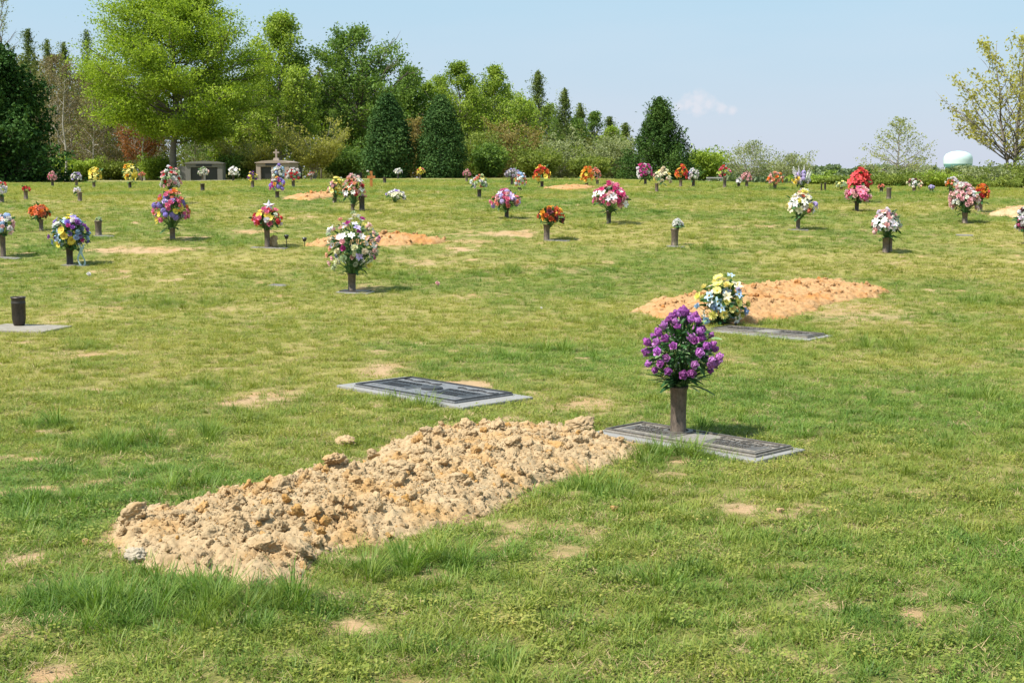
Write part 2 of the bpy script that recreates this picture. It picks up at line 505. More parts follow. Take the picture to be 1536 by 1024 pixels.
gx = axis(-9, 9, 0.07, -2500, 2500, 1.05)
gy = np.concatenate([axis(3.5, 14, 0.055, -60, 14.1, 1.3), np.arange(14.2, 45, 0.16), axis(45.3, 45.4, .2, 45.3, 2800, 1.06)])
gy = np.unique(np.round(gy, 4))
GX, GY = np.meshgrid(gx, gy)
gz = terrain(GX, GY) + 0.025 * (fbm(GX * 4, GY * 4, 8, 3) - 0.5) * sstep(60, 20, GY)
nx, ny = len(gx), len(gy)
idx = np.arange(nx * ny).reshape(ny, nx)
gq = np.stack([idx[:-1, :-1], idx[:-1, 1:], idx[1:, 1:], idx[1:, :-1]], -1).reshape(-1, 4)
near = GY < 75
gb = np.where(near, bare_at(GX, GY), 0); gd = np.where(near, dry_at(GX, GY), 0.6)
ground_me = np_mesh('ground', np.stack([GX, GY, gz], -1).reshape(-1, 3), gq, smooth=True, attrs={'bare': gb.ravel(), 'dry': gd.ravel()})
m, nt = new_mat('turf_ground')
v = world_pos(nt)
bare = nd(nt, 'Attribute', {'attribute_name': 'bare'}).outputs['Fac']
dry = nd(nt, 'Attribute', {'attribute_name': 'dry'}).outputs['Fac']
n1 = tex_noise(nt, 14, 6, 0.7, v); n2 = tex_noise(nt, 60, 4, 0.7, v); n3 = tex_noise(nt, 1.7, 5, 0.6, v)
green = ramp(nt, n1, [(0.3, (.10, .13, .03)), (0.7, (.18, .205, .05))])
straw = ramp(nt, n1, [(0.3, (.23, .205, .06)), (0.7, (.36, .31, .11))])
c = mixc(nt, dry, green, straw)
c = mixc(nt, ramp(nt, n3, [(.5, (0, 0, 0)), (.75, (.55, .55, .55))]), c, (.24, .19, .085))
soil = ramp(nt, n2, [(0.25, (.33, .215, .115)), (0.7, (.52, .365, .215))])
soil = mixc(nt, ramp(nt, n3, [(.45, (0, 0, 0)), (.7, (.6, .6, .6))]), soil, (.46, .25, .10))
bf = nd(nt, 'Math', {'operation': 'MULTIPLY_ADD'}, i0=n1, i1=0.7, i2=bare)
bfac = ramp(nt, bf.outputs[0], [(0.62, (0, 0, 0)), (0.95, (1, 1, 1))])
c = mixc(nt, bfac, c, soil)
p = nd(nt, 'BsdfPrincipled', Base_Color=c, Roughness=0.95)
p.inputs['Specular IOR Level'].default_value = 0.1
b = nd(nt, 'Bump', Strength=0.8, Distance=0.02, Height=tex_noise(nt, 45, 6, 0.75, v))
nt.links.new(b.outputs['Normal'], p.inputs['Normal'])
finish(nt, p.outputs[0])
go = obj('ground', ground_me, m)
go['kind'] = 'structure'

# gravel drive at the far edge of the lawn
pv = []; pq = []
for i, t in enumerate(np.linspace(0, 1, 60)):
    x = -34 + 24 * t
    yc = 66 + 3.5 * t + .3 * math.sin(t * 9)
    hw = 2.6 * (1 - t) ** .7 + 0.35
    for k in (-1, -.33, .33, 1):
        pv.append((x, yc + k * hw, float(terrain(x, yc + k * hw)) + 0.02))
    if i: pq += [[(i - 1) * 4 + k, i * 4 + k, i * 4 + k + 1, (i - 1) * 4 + k + 1] for k in range(3)]
po = obj('path', np_mesh('path', pv, pq, smooth=True), ASPHALT)
po['kind'] = 'structure'

# ------------------------------------------------------------------ soil mounds
def worley(x, y, seed):                        # distance to the nearest of one jittered point per cell
    xi = np.floor(x).astype(np.int64); yi = np.floor(y).astype(np.int64)
    best = np.full(np.shape(x), 9.0)
    def h(a, b, k):
        n = (a * 374761393 + b * 668265263 + (seed + k) * 144665 + 977) & 0x7fffffff
        n = ((n ^ (n >> 13)) * 1274126177) & 0x7fffffff
        return ((n ^ (n >> 16)) & 0xffff) / 65535.0
    for i in (-1, 0, 1):
        for j in (-1, 0, 1):
            a, b = xi + i, yi + j
            best = np.minimum(best, np.hypot(a + h(a, b, 1) - x, b + h(a, b, 2) - y) * (.75 + .6 * h(a, b, 3)))
    return best

bm = bmesh.new(); bmesh.ops.create_icosphere(bm, subdivisions=3, radius=1.0)
ICO3 = np.array([v.co[:] for v in bm.verts]); ICO3F = np.array([[v.index for v in f.verts] for f in bm.faces]); bm.free()
bm = bmesh.new(); bmesh.ops.create_icosphere(bm, subdivisions=2, radius=1.0)
ICO2 = np.array([v.co[:] for v in bm.verts]); ICO2F = np.array([[v.index for v in f.verts] for f in bm.faces]); bm.free()
bm = bmesh.new(); bmesh.ops.create_icosphere(bm, subdivisions=5, radius=1.0)
ICO5 = np.array([v.co[:] for v in bm.verts]); ICO5F = np.array([[v.index for v in f.verts] for f in bm.faces]); bm.free()

bm = bmesh.new(); bmesh.ops.create_icosphere(bm, subdivisions=4, radius=1.0)
ICO4 = np.array([v.co[:] for v in bm.verts]); ICO4F = np.array([[v.index for v in f.verts] for f in bm.faces]); bm.free()

def clod_shape(base, seed, rough=0.35, fine=0.0):
    out = np.empty_like(base)
    rg = np.random.default_rng(seed)
    base = base.copy()
    for k in range(6):                            # broken faces
        nv = rg.normal(size=3); nv /= np.linalg.norm(nv)
        over = base @ nv - rg.uniform(.45, .85)
        base = base - np.clip(over, 0, None)[:, None] * nv * .75
    for i, p in enumerate(base):
        q = Vector(p) * 1.1 + Vector((seed * 7.3, seed * 3.1, seed * 1.7))
        k = 1 + rough * mn.noise(q) * 1.2 + rough * .6 * mn.noise(q * 2.3) + rough * .3 * mn.noise(q * 5.1)
        if fine: k += fine * 1.6 * (.45 - mn.voronoi(q * 3.2)[0][0]) + fine * 1.0 * (.45 - mn.voronoi(q * 8.0)[0][0]) + fine * .5 * mn.noise(q * 30.0)
        out[i] = p * k
    return out
CLODS3 = [clod_shape(ICO4, s, .42, .26) for s in range(8)]
CLODS2 = [clod_shape(ICO2, s + 20, .35) for s in range(8)]

MOUNDS = []
def mound(poly_px, H, label, mat, step, n_stamp, n_loose, big, seed, lift=0, edge=.32, cat='mound'):
    rg = np.random.default_rng(seed)
    P = [ground(px, py)[:2] for px, py in poly_px]
    # roughen the outline
    Q = []
    for i in range(len(P)):
        a, b_ = np.array(P[i]), np.array(P[(i + 1) % len(P)])
        n = max(1, int(np.hypot(*(b_ - a)) / 0.18))
        for k in range(n):
            Q.append(a + (b_ - a) * k / n + rg.normal(0, .03 if step < .01 else .07, 2))
    P = np.array(Q)
    MOUNDS.append(P)
    x0, y0 = P.min(0) - .12; x1, y1 = P.max(0) + .12
    X, Y = np.meshgrid(np.arange(x0, x1, step), np.arange(y0, y1, step))
    S = poly_sd(P, X, Y)
    prof = H * (1 - np.exp(-np.clip(S, 0, None) / edge)) * (0.6 + 0.8 * fbm(X * 2.2, Y * 2.2, seed, 3))
    prof = prof + 0.03 * (fbm(X * 9, Y * 9, seed + 3, 4) - .3) * sstep(0, .1, S) + .045 * (fbm(X * 22, Y * 22, seed + 4, 4) - .4) * sstep(0, .05, S)
    mk_ = sstep(0, .06, S) * (.4 + 1.2 * fbm(X * 3, Y * 3, seed + 31, 2))
    prof = prof + mk_ * (.026 * np.clip(.62 - worley(X * 8 + .6 * fbm(X * 20, Y * 20, 5, 2), Y * 9, seed), 0, 1) + (.007 if step < .015 else .02) * np.clip(.62 - worley(X * 22, Y * 22 + .6 * fbm(X * 40, Y * 40, 6, 2), seed + 2), 0, 1) + (.013 * np.clip(.6 - worley(X * 45, Y * 45, seed + 4), 0, 1) + .012 * (fbm(X * 70, Y * 70, seed + 6, 2) - .5) if step < .015 else 0))
    T = np.zeros_like(X)
    wx = X + .05 * (fbm(X * 11, Y * 11, seed + 5, 3) - .5) + .03 * (fbm(X * 30, Y * 30, seed + 51, 3) - .5); wy = Y + .05 * (fbm(X * 11, Y * 11, seed + 6, 3) - .5) + .03 * (fbm(X * 30, Y * 30, seed + 52, 3) - .5)
    k = 0
    while k < n_stamp:
        cx, cy = rg.uniform(x0, x1), rg.uniform(y0, y1)
        r = big * (0.09 + 0.91 * rg.random() ** 6)
        if float(poly_sd(P, np.array([cx]), np.array([cy]))[0]) < r * .5: continue
        k += 1
        i0, i1 = max(0, int((cx - r * 1.7 - x0) / step)), int((cx + r * 1.7 - x0) / step) + 1
        j0, j1 = max(0, int((cy - r * 1.7 - y0) / step)), int((cy + r * 1.7 - y0) / step) + 1
        sl = (slice(j0, j1), slice(i0, i1))
        if prof[sl].size == 0: continue
        d2 = ((wx[sl] - cx) ** 2 + ((wy[sl] - cy) * rg.uniform(.8, 1.2)) ** 2) / r ** 2
        base = float(np.median(prof[sl]))
        bump = base + r * rg.uniform(.35, .7) * np.clip(1 - d2, 0, 1) ** .4 - .2 * r
        for _q in range(4):                       # broken, tilted faces
            ga = rg.uniform(0, 6.283); gs = rg.uniform(.1, .9)
            bump = np.minimum(bump, base + r * rg.uniform(.06, .30) + gs * ((wx[sl] - cx) * math.cos(ga) + (wy[sl] - cy) * math.sin(ga)))
        m_ = (d2 < 1) & (bump > prof[sl])
        prof[sl] = np.where(m_, bump, prof[sl])
        if rg.random() < .16: T[sl] = np.where(m_, rg.uniform(.3, .9), T[sl])
    prof += .022 * (fbm(X * 45, Y * 45, seed + 9, 4) - .5) - .03 * np.clip(.06 - np.abs(fbm(X * 14, Y * 14, seed + 19, 3) - .5), 0, 1) / .06 * (fbm(X * 5, Y * 5, seed + 29, 2) > .5)
    Z = terrain(X, Y) + np.where(S > 0, prof + .004, -0.03 + .3 * np.clip(S, -.1, 0))
    keep = S > -.09
    idx = -np.ones(X.shape, int); idx[keep] = np.arange(keep.sum())
    q = np.stack([idx[:-1, :-1], idx[:-1, 1:], idx[1:, 1:], idx[1:, :-1]], -1).reshape(-1, 4)
    q = q[(q >= 0).all(1)]
    c = np.array([P[:, 0].mean(), P[:, 1].mean(), 0]); c[2] = float(terrain(c[0], c[1]))
    V = np.stack([X[keep], Y[keep], Z[keep]], -1) - c
    root = tag(obj('soil_mound', np_mesh('soil_mound', V, q, smooth=True, attrs={'tint': T[keep]}), mat, loc=c), label, cat)
    Vs = []; Fs = []; Ts = []; off = 0
    def zat(x, y):
        i = min(max(int((x - x0) / step), 0), X.shape[1] - 1); j = min(max(int((y - y0) / step), 0), X.shape[0] - 1)
        return float(Z[j, i]), float(S[j, i])
    k = 0; tries = 0
    while k < n_loose and tries < n_loose * 20:
        tries += 1
        x, y = rg.uniform(x0, x1), rg.uniform(y0, y1)
        z, s = zat(x, y)
        if s < -.11 or (s < .01 and rg.random() > .28 * (1 + s / .11)): continue
        if s <= 0: z = float(terrain(x, y))
        k += 1
        r = big * .38 * ((0.13 + 0.87 * rg.random() ** 40) if step < .01 else (0.085 + 0.915 * rg.random() ** 16))
        if s < .2: r *= .7
        src, fc = (CLODS3, ICO4F) if r > big * .13 else (CLODS2, ICO2F)
        cv = src[rg.integers(len(src))] * r * rg.uniform(.75, 1.2, 3)
        M = np.array(Quaternion(Vector(rg.normal(size=3)).normalized(), rg.uniform(0, 6.28)).to_matrix())
        cv = cv @ M.T + np.array([x, y, z + r * .25]) - c
        Vs.append(cv); Fs.append(fc + off); off += len(cv)
        Ts.append(np.full(len(cv), rg.uniform(.4, 1) if rg.random() < .13 else 0.0))
    if Vs:
        lo = obj('loose_soil', np_mesh('loose_soil', np.concatenate(Vs), F3=np.concatenate(Fs), smooth=True, attrs={'tint': np.concatenate(Ts)}), mat, parent=root)
        lo['kind'] = 'stuff'
    return root, zat

near_mound, near_z = mound(
    NEAR_OUTLINE,
    0.088, 'long bare grave mound of dry tan clods in front of the two flat markers', SOIL_TAN, 0.008, 90, 17000, 0.09, 3, edge=.30)
mound(ORANGE_OUTLINE,
      0.14, 'orange clay grave mound behind the yellow and blue bouquet', SOIL_ORANGE, 0.016, 160, 2600, 0.11, 5, edge=.5)
mound([(458, 371), (490, 364), (560, 362), (612, 360), (655, 361), (680, 363), (645, 367), (560, 369), (500, 372)],
      0.20, 'low orange clay mound behind the tall white and pink bouquet', SOIL_ORANGE, 0.022, 70, 900, 0.11, 6, edge=.35)
mound([(432, 299), (470, 294), (502, 293), (500, 297), (460, 301)], 0.12, 'thin strip of orange clay beside the yellow bouquet with a pale neighbour', SOIL_ORANGE, 0.03, 40, 400, 0.12, 8, edge=.3)
mound([(818, 283), (840, 280.5), (880, 280), (896, 281), (885, 283.5), (850, 285)], 0.06, 'flat patch of heaped clay in front of the orange bouquets near the cedar', SOIL_ORANGE, 0.03, 40, 500, 0.12, 9, edge=.4)
mound([(1486, 322), (1510, 316), (1550, 313), (1600, 316), (1590, 325), (1530, 327)], 0.16, 'straw-coloured soil mound at the edge of the lawn beyond the pale pink bouquet', SOIL_TAN, 0.03, 60, 900, 0.12, 10, edge=.4)

CL_ME = [np_mesh('soil_clod', clod_shape(ICO5, s + 40, .38, .16), F3=ICO5F, smooth=True, attrs={'tint': np.full(len(ICO5), tnt)}) for s, tnt in ((1, .0), (2, .0), (3, .12), (4, .6))]
def clod(px, py, r, k, label, group=None, sink=.35, on=None):
    p = ground(px, py)
    z = p.z
    if on:
        zz, s = on(p.x, p.y)
        if s > 0: z = max(z, zz)
    o = tag(obj('soil_clod', CL_ME[k], SOIL_TAN, loc=(p.x, p.y, z + r * (1 - sink) * .6), rot=(random.uniform(-.4, .4), random.uniform(-.4, .4), random.uniform(0, 6))), label, 'clod', group)
    o.scale = (r * random.uniform(.95, 1.2), r, r * random.uniform(.62, .8))
    return o
fl = clod(873, 644, .072, 1, 'pale flat-topped clod at the far end of the near mound beside the purple bouquet marker')
fl.scale = (.078, .07, .046); fl.rotation_euler = (0.05, -.05, .4)
clod(922, 766, .024, 3, 'small orange clod alone on the grass below the purple bouquet marker')
clod(520, 668, .05, 2, 'loose tan clod on the grass just off the back edge of the near mound')
clod(1170, 768, .018, 0, 'tiny tan clod in the thin turf in front of the purple bouquet marker')
clod(205, 796, .07, 0, 'large tan clod at the near mound end that sticks out furthest into the lawn', on=near_z)
clod(205, 842, .05, 2, 'greyish stone half buried at the grassy tip of the near mound')
for px, py, r, k in [(600, 738, .085, 1), (395, 846, .085, 0), (350, 815, .09, 2), (470, 800, .10, 1), (448, 845, .09, 0), (560, 690, .07, 0), (640, 668, .075, 1), (700, 668, .08, 2), (320, 830, .07, 0), (270, 800, .07, 1), (500, 725, .08, 2),
                     (770, 700, .07, 1), (835, 690, .06, 3), (745, 672, .06, 1), (420, 770, .09, 0), (810, 668, .05, 2), (690, 745, .06, 0), (560, 780, .07, 2), (590, 720, .05, 3)]:
    clod(px, py, r * .66, k, 'rounded lump of tan clay lying among the crumbs on the near mound', 'lumps on the near grave mound', sink=.55, on=near_z)
cl2 = bpy.data.objects['soil_clod.005']
STONE = plain('pale_stone', (.32, .265, .19), (.45, .385, .29), 0.9, 12, bump=0.3)
cl2.material_slots[0].link = 'OBJECT'; cl2.material_slots[0].material = STONE

# ------------------------------------------------------------------ grave markers
MARKERS = []
def in_rect(x, y, r, grow=0.0):
    cx, cy, a, L, Wd = r
    u = (x - cx) * math.cos(a) + (y - cy) * math.sin(a); v = -(x - cx) * math.sin(a) + (y - cy) * math.cos(a)
    return (np.abs(u) < L / 2 + grow) & (np.abs(v) < Wd / 2 + grow)

def marker(c, ang, L, Wd, label, margin=(.06, .05), plate=True, pm=None, rm=None, gm=None, up=.035, detail=True, ring=True, seed=0):
    rg = random.Random(seed)
    MARKERS.append((c.x, c.y, ang, L, Wd))
    root = thing('grave_marker', label, 'grave marker', c, ang)
    dzx = (float(terrain(c.x + .4 * math.cos(ang), c.y + .4 * math.sin(ang))) - float(terrain(c.x - .4 * math.cos(ang), c.y - .4 * math.sin(ang)))) / .8
    dzy = (float(terrain(c.x - .4 * math.sin(ang), c.y + .4 * math.cos(ang))) - float(terrain(c.x + .4 * math.sin(ang), c.y - .4 * math.cos(ang)))) / .8
    root.rotation_euler = (math.atan(dzy), -math.atan(dzx), ang)
    base = MB().box((0, 0, up / 2 - .03), (L, Wd, up + .06))
    bevel(obj('granite_base', base, gm or GRANITE, root), .006)
    if not plate: return root
    l, w = L - 2 * margin[0], Wd - 2 * margin[1]
    t = .014
    pl = bevel(obj('bronze_plate', MB().box((0, 0, up + t / 2 - .001), (l, w, t)), pm or BRONZE_PLATE, root), .004)
    z = up + t
    if not detail: return root
    # raised rim, two name panels with lettering, and a ring for the vase
    rim = MB()
    for s in (-1, 1):
        rim.box((0, s * (w / 2 - .014), z + .003), (l - .012, .014, .01))
        rim.box((s * (l / 2 - .014), 0, z + .003), (.014, w - .042, .01))
    bevel(obj('raised_rim', rim, rm or RELIEF, root), .002)
    for s in (-1, 1):
        pan = MB()
        cx = s * l * .27
        pan.box((cx, -w * .08, z + .0015), (l * .36, w * .44, .006))
        po = bevel(obj('name_panel', pan, pm or BRONZE_PLATE, root), .002)
        let = MB().box((cx, -w * .06, z + .0045), (l * .34, w * .4, .002))
        for row, (yy, hh, n, ww) in enumerate(((w * .06, .045, 8, .8), (-w * .10, .024, 11, .6), (-w * .2, .024, 10, .55))):
            x = cx - l * .36 * ww / 2
            for i in range(n):
                cw = l * .36 * ww / n
                hx = cw * rg.uniform(.5, .75)
                st = rg.random()
                let.box((x, yy, z + .006), (.006, hh, .006))
                if st < .7: let.box((x + hx / 2, yy + hh / 2 - .003, z + .0063), (hx, .006, .006))
                if st > .3: let.box((x + hx / 2, yy + rg.choice((-.5, 0)) * hh * .8, z + .0066), (hx, .006, .006))
                x += cw
        obj('lettering', let, rm or RELIEF, po)
        orn = MB()
        for k in range(14):                       # leafy ornament along the upper edge
            a = k * .9
            orn.tube([(cx - l * .17 + k * l * .026, w * .27 + .012 * math.sin(a), z), (cx - l * .17 + k * l * .026 + .02, w * .30 + .02 * math.cos(a), z + .006)], [.009, .003], 5)
        obj('leaf_ornament', orn, rm or RELIEF, root)
    if ring:
        rx_, ry_ = ring if isinstance(ring, tuple) else (0, 0)
        obj('vase_ring', MB().lathe([(.085, z - .002), (.085, z + .009), (.062, z + .011), (.06, z - .002)], 24, (rx_, ry_, 0), close=False), rm or RELIEF, root)
    return root

# the marker of the purple bouquet: corners measured in the photo
pc = ground(1017, 655)
mk_ang = math.atan2(ground(1125, 690).y - ground(888, 648).y, ground(1125, 690).x - ground(888, 648).x)
c0 = ground(1043, 664)
marker(c0, mk_ang, 1.16, .44, 'flat bronze grave marker on granite under the purple rosebud bouquet', (.045, .05), up=.016, seed=1, ring=tuple(((pc - c0).x * math.cos(mk_ang) + (pc - c0).y * math.sin(mk_ang), -(pc - c0).x * math.sin(mk_ang) + (pc - c0).y * math.cos(mk_ang))))
c1 = ground(648, 590)
a1 = math.atan2(ground(690, 612).y - ground(507, 583).y, ground(690, 612).x - ground(507, 583).x)
a1 = math.radians(-47)
marker(c1, a1, 1.36, .62, 'wide grey bronze marker with no vase, in the grass behind the near mound', (.14, .05), pm=SLATE_PLATE, rm=RELIEF_GREY, ring=False, seed=2, up=.02)
# folded-down vase holder in its middle
mk1 = bpy.data.objects['grave_marker.001']
obj('holder_lid', MB().lathe([(.075, .03), (.075, .042), (.06, .048), (.02, .05)], 20), RELIEF_GREY, mk1)
marker(ground(1150, 501), math.radians(-42), 1.15, .42, 'dull bronze marker along the grass in front of the orange clay mound', (.05, .05), up=.014, seed=3, ring=False)
marker(ground(36, 494), math.radians(-12), .72, .55, 'bare concrete slab carrying the empty black vase', plate=False, gm=CONCRETE, up=.02)

# ------------------------------------------------------------------ vases
def vase_mesh(kind='plain'):
    b = MB()
    if kind == 'plain':
        pr = [(.044, 0), (.05, .0), (.052, .02), (.047, .05), (.045, .5), (.049, .9), (.056, .965), (.058, 1.0), (.05, 1.0), (.045, .93), (.04, .5), (.0, .45)]
    elif kind == 'bullet':
        pr = [(.02, 0), (.034, .01), (.047, .12), (.055, .3), (.056, .76), (.058, .78), (.058, .81), (.055, .83), (.055, .93), (.059, .95), (.059, 1.0), (.05, 1.0), (.048, .85), (.0, .8)]
    else:
        pr = [(.056, 0), (.058, .02), (.05, .06), (.047, .3), (.052, .8), (.06, .96), (.063, 1.0), (.053, 1.0), (.046, .6), (.0, .5)]
    b.lathe([(r, z) for r, z in pr], 24, close=False)
    return b.mesh('vase', True)
VASES = {k: vase_mesh(k) for k in ('plain', 'bullet', 'flared')}
VASES_DARK = {k: vase_mesh(k) for k in ('plain', 'bullet', 'flared')}
VASE_SPOTS = []
def vase(p, h, r, label, kind='plain', mat=None, group=None):
    me = (VASES_DARK if mat is BRONZE_DARK else VASES)[kind]
    o = tag(obj('bronze_vase', me, mat or BRONZE_VASE, loc=p), label, 'vase', group)
    s = r / .052
    o.scale = (s, s, h)
    VASE_SPOTS.append((p.x, p.y, r))
    return o

# ------------------------------------------------------------------ silk flowers: one mesh per kind of bloom, coloured per object
def petal(L, Wd, curl, cup, n=3):                # petal growing along +X, curling up (+Z)
    V = []; F = []
    for i in range(n + 1):
        t = i / n
        w = Wd * (math.sin(math.pi * (0.12 + 0.80 * t)) ** .7)
        a = curl * t
        x = L * t * math.cos(a * .6); z = L * t * math.sin(a * .6)
        for s in (-1, 0, 1):
            V.append(Vector((x, s * w / 2, z + abs(s) * cup * Wd)))
    for i in range(n):
        for s in (0, 1):
            F.append((i * 3 + s, (i + 1) * 3 + s, (i + 1) * 3 + s + 1, i * 3 + s + 1))
    return V, F

def put(b, VF, M): b.add([M @ v for v in VF[0]], VF[1])

def bloom_mesh(kind):
    rg = random.Random(kind); b = MB()
    Rz = lambda a: Matrix.Rotation(a, 4, 'Z'); Ry = lambda a: Matrix.Rotation(a, 4, 'Y'); T = lambda *p: Matrix.Translation(p)
    if kind == 'rose':
        for ring, (n, el, L, w, r0) in enumerate(((5, .25, .5, .42, .05), (5, .75, .42, .38, .04), (4, 1.15, .36, .3, .03), (3, 1.4, .34, .2, .02))):
            for k in range(n):
                put(b, petal(L, w, .9, .10), Rz(k * 6.283 / n + ring * .6 + rg.uniform(-.15, .15)) @ T(r0, 0, .02 * ring) @ Ry(-el + rg.uniform(-.1, .1)))
    elif kind == 'rosebud':                      # upright bud, petals furled, sepals below
        for ring, (n, el, L, w, r0, z) in enumerate(((5, .92, .62, .62, .14, 0), (5, 1.15, .72, .56, .12, .04), (3, 1.4, .78, .40, .06, .1))):
            for k in range(n):
                put(b, petal(L, w, .5, .12, 4), Rz(k * 6.283 / n + ring * .7) @ T(r0, 0, z) @ Ry(-el + rg.uniform(-.12, .08)))
        for k in range(5):
            put(b, petal(.5, .5, -.5, .10), Rz(k * 1.2566 + .4) @ T(.12, 0, .2) @ Ry(-1.0 + rg.uniform(-.12, .12)))
        b.mi = 1
        for k in range(5):
            put(b, petal(.38, .14, .4, .03), Rz(k * 6.283 / 5) @ T(.05, 0, -.04) @ Ry(-.7))
        b.lathe([(.03, -.12), (.12, -.05), (.16, .05)], 8, close=False)
    elif kind == 'daisy':
        for k in range(14):
            put(b, petal(.46, .22, .35, .02), Rz(k * 6.283 / 14 + rg.uniform(-.06, .06)) @ T(.07, 0, 0) @ Ry(-.22 + rg.uniform(-.14, .14)))
        b.mi = 2
        b.lathe([(.15, .03), (.13, .08), (.06, .11), (.01, .115)], 10, close=False)
    elif kind == 'mum':
        for ring, (n, el, L) in enumerate(((14, .12, .5), (12, .5, .44), (9, .9, .36), (6, 1.25, .28))):
            for k in range(n):
                put(b, petal(L, .13, .5, .03), Rz(k * 6.283 / n + ring * .3 + rg.uniform(-.1, .1)) @ T(.03, 0, .03 * ring) @ Ry(-el + rg.uniform(-.15, .15)))
    elif kind == 'lily':
        for k in range(6):
            put(b, petal(.6, .36, -.8 if k % 2 else -.6, .06, 4), Rz(k * 1.047 + rg.uniform(-.08, .08)) @ T(.03, 0, 0) @ Ry(-.75 + .1 * (k % 2)))
        b.mi = 2
        for k in range(4): b.tube([(0, 0, 0), (.06 * math.cos(k * 1.6), .06 * math.sin(k * 1.6), .34)], [.012, .016], 4)
    elif kind == 'carnation':
        for k in range(34):
            u = rg.uniform(-.15, 1); a = k * 2.4
            put(b, petal(.42 * rg.uniform(.85, 1.1), .30, rg.uniform(-.4, .8), rg.uniform(-.12, .16)), Rz(a) @ T(.04, 0, .04) @ Ry(-math.asin(max(-1, min(1, u)))))
    elif kind == 'spike':                        # tall spray of small florets
        for i in range(26):
            t = i / 26; a = i * 2.4; s = .30 * (1.1 - .8 * t)
            for q in range(4):
                put(b, petal(s, s * .7, .2, .05, 2), T(0, 0, -.2 + 1.9 * t) @ Rz(a) @ T(.10 * (1 - t), 0, 0) @ Ry(-.4) @ Rz(q * 1.57))
        b.mi = 1
        b.tube([(0, 0, -.4), (0, 0, 1.6)], [.03, .015], 4)
    elif kind == 'cluster':                      # hydrangea-like ball of small florets
        for i in range(38):
            u = 1 - 1.4 * (i + .5) / 38; a = i * 2.4; s = math.sqrt(max(0, 1 - u * u))
            n = Vector((s * math.cos(a), s * math.sin(a), u)); q = n.to_track_quat('Z', 'X').to_matrix().to_4x4()
            for k in range(4):
                put(b, petal(.17, .15, .2, .04, 2), T(*(n * .38)) @ q @ Rz(k * 1.571 + i) @ Ry(-.25))
    elif kind == 'trumpet':                      # small pointed blossom
        for k in range(5):
            put(b, petal(.5, .30, -.6, .1), Rz(k * 1.257) @ T(.03, 0, 0) @ Ry(-.55))
        b.mi = 2
        b.lathe([(.09, .03), (.07, .16), (.02, .18)], 7, close=False)
    me = b.mesh(kind, True)
    for mm in (PETAL, SILK_LEAF, BLOOM_CENTRE): me.materials.append(mm)
    return me
BLOOM = {k: bloom_mesh(k) for k in ('rose', 'rosebud', 'daisy', 'mum', 'lily', 'carnation', 'spike', 'cluster', 'trumpet')}
BLOOM_NAME = {'rose': 'rose', 'rosebud': 'rosebud', 'daisy': 'daisy', 'mum': 'chrysanthemum', 'lily': 'lily', 'carnation': 'carnation', 'spike': 'flower_spike', 'cluster': 'hydrangea', 'trumpet': 'daffodil'}

C = dict(white=(.82, .80, .78), cream=(.80, .75, .52), palepink=(.80, .48, .47), pink=(.78, .20, .34), hotpink=(.74, .05, .26), magenta=(.52, .035, .27), purple=(.25, .06, .36), violet=(.30, .22, .62), lavender=(.56, .46, .76),
         blue=(.14, .22, .66), paleblue=(.42, .58, .80), red=(.62, .025, .03), coral=(.80, .27, .17), peach=(.84, .44, .26), orange=(.80, .22, .02), deep=(.60, .09, .01), gold=(.82, .42, .02), yellow=(.84, .68, .06), lemon=(.85, .78, .22),
         lime=(.55, .66, .14), maroon=(.14, .012, .03), plum=(.14, .03, .14), roseP=(.43,.095,.43), roseL=(.56,.21,.57), softgreen=(.52, .62, .36), grey=(.58, .54, .58))

def leaf_blades(n, w, h, z_lo, lmin, lmax, seed, wid=.40, collar=1.15):
    rg = random.Random(seed); b = MB()
    for i in range(n):
        u = rg.uniform(-.55, 1); a = rg.uniform(0, 6.283); s = math.sqrt(1 - u * u)
        d = Vector((s * math.cos(a), s * math.sin(a), u))
        L = rg.uniform(lmin, lmax)
        k = rg.uniform(.2, .82)
        p = Vector((d.x * w / 2 * k, d.y * w / 2 * k, h * .5 + d.z * h / 2 * k))
        dirn = (d + Vector((rg.uniform(-.5, .5), rg.uniform(-.5, .5), rg.uniform(-.2, .5)))).normalized()
        M = Matrix.Translation(p) @ dirn.to_track_quat('X', 'Z').to_matrix().to_4x4() @ Matrix.Rotation(rg.uniform(-1, 1), 4, 'X')
        put(b, petal(L, L * wid, -.5, .08), M)
    for i in range(int(n * .14)):                # collar of leaves over the vase mouth
        a = rg.uniform(0, 6.283); L = rg.uniform(lmin, lmax) * collar
        M = Matrix.Translation((w * .12 * math.cos(a), w * .12 * math.sin(a), h * rg.uniform(.03, .2))) @ Matrix.Rotation(a, 4, 'Z') @ Matrix.Rotation(-rg.uniform(-.1, .7), 4, 'Y')
        put(b, petal(L * 1.2, L * wid * (1.0 if collar < 1.5 else .75), -.8 if collar < 1.5 else -.4, .08), M)
    return b

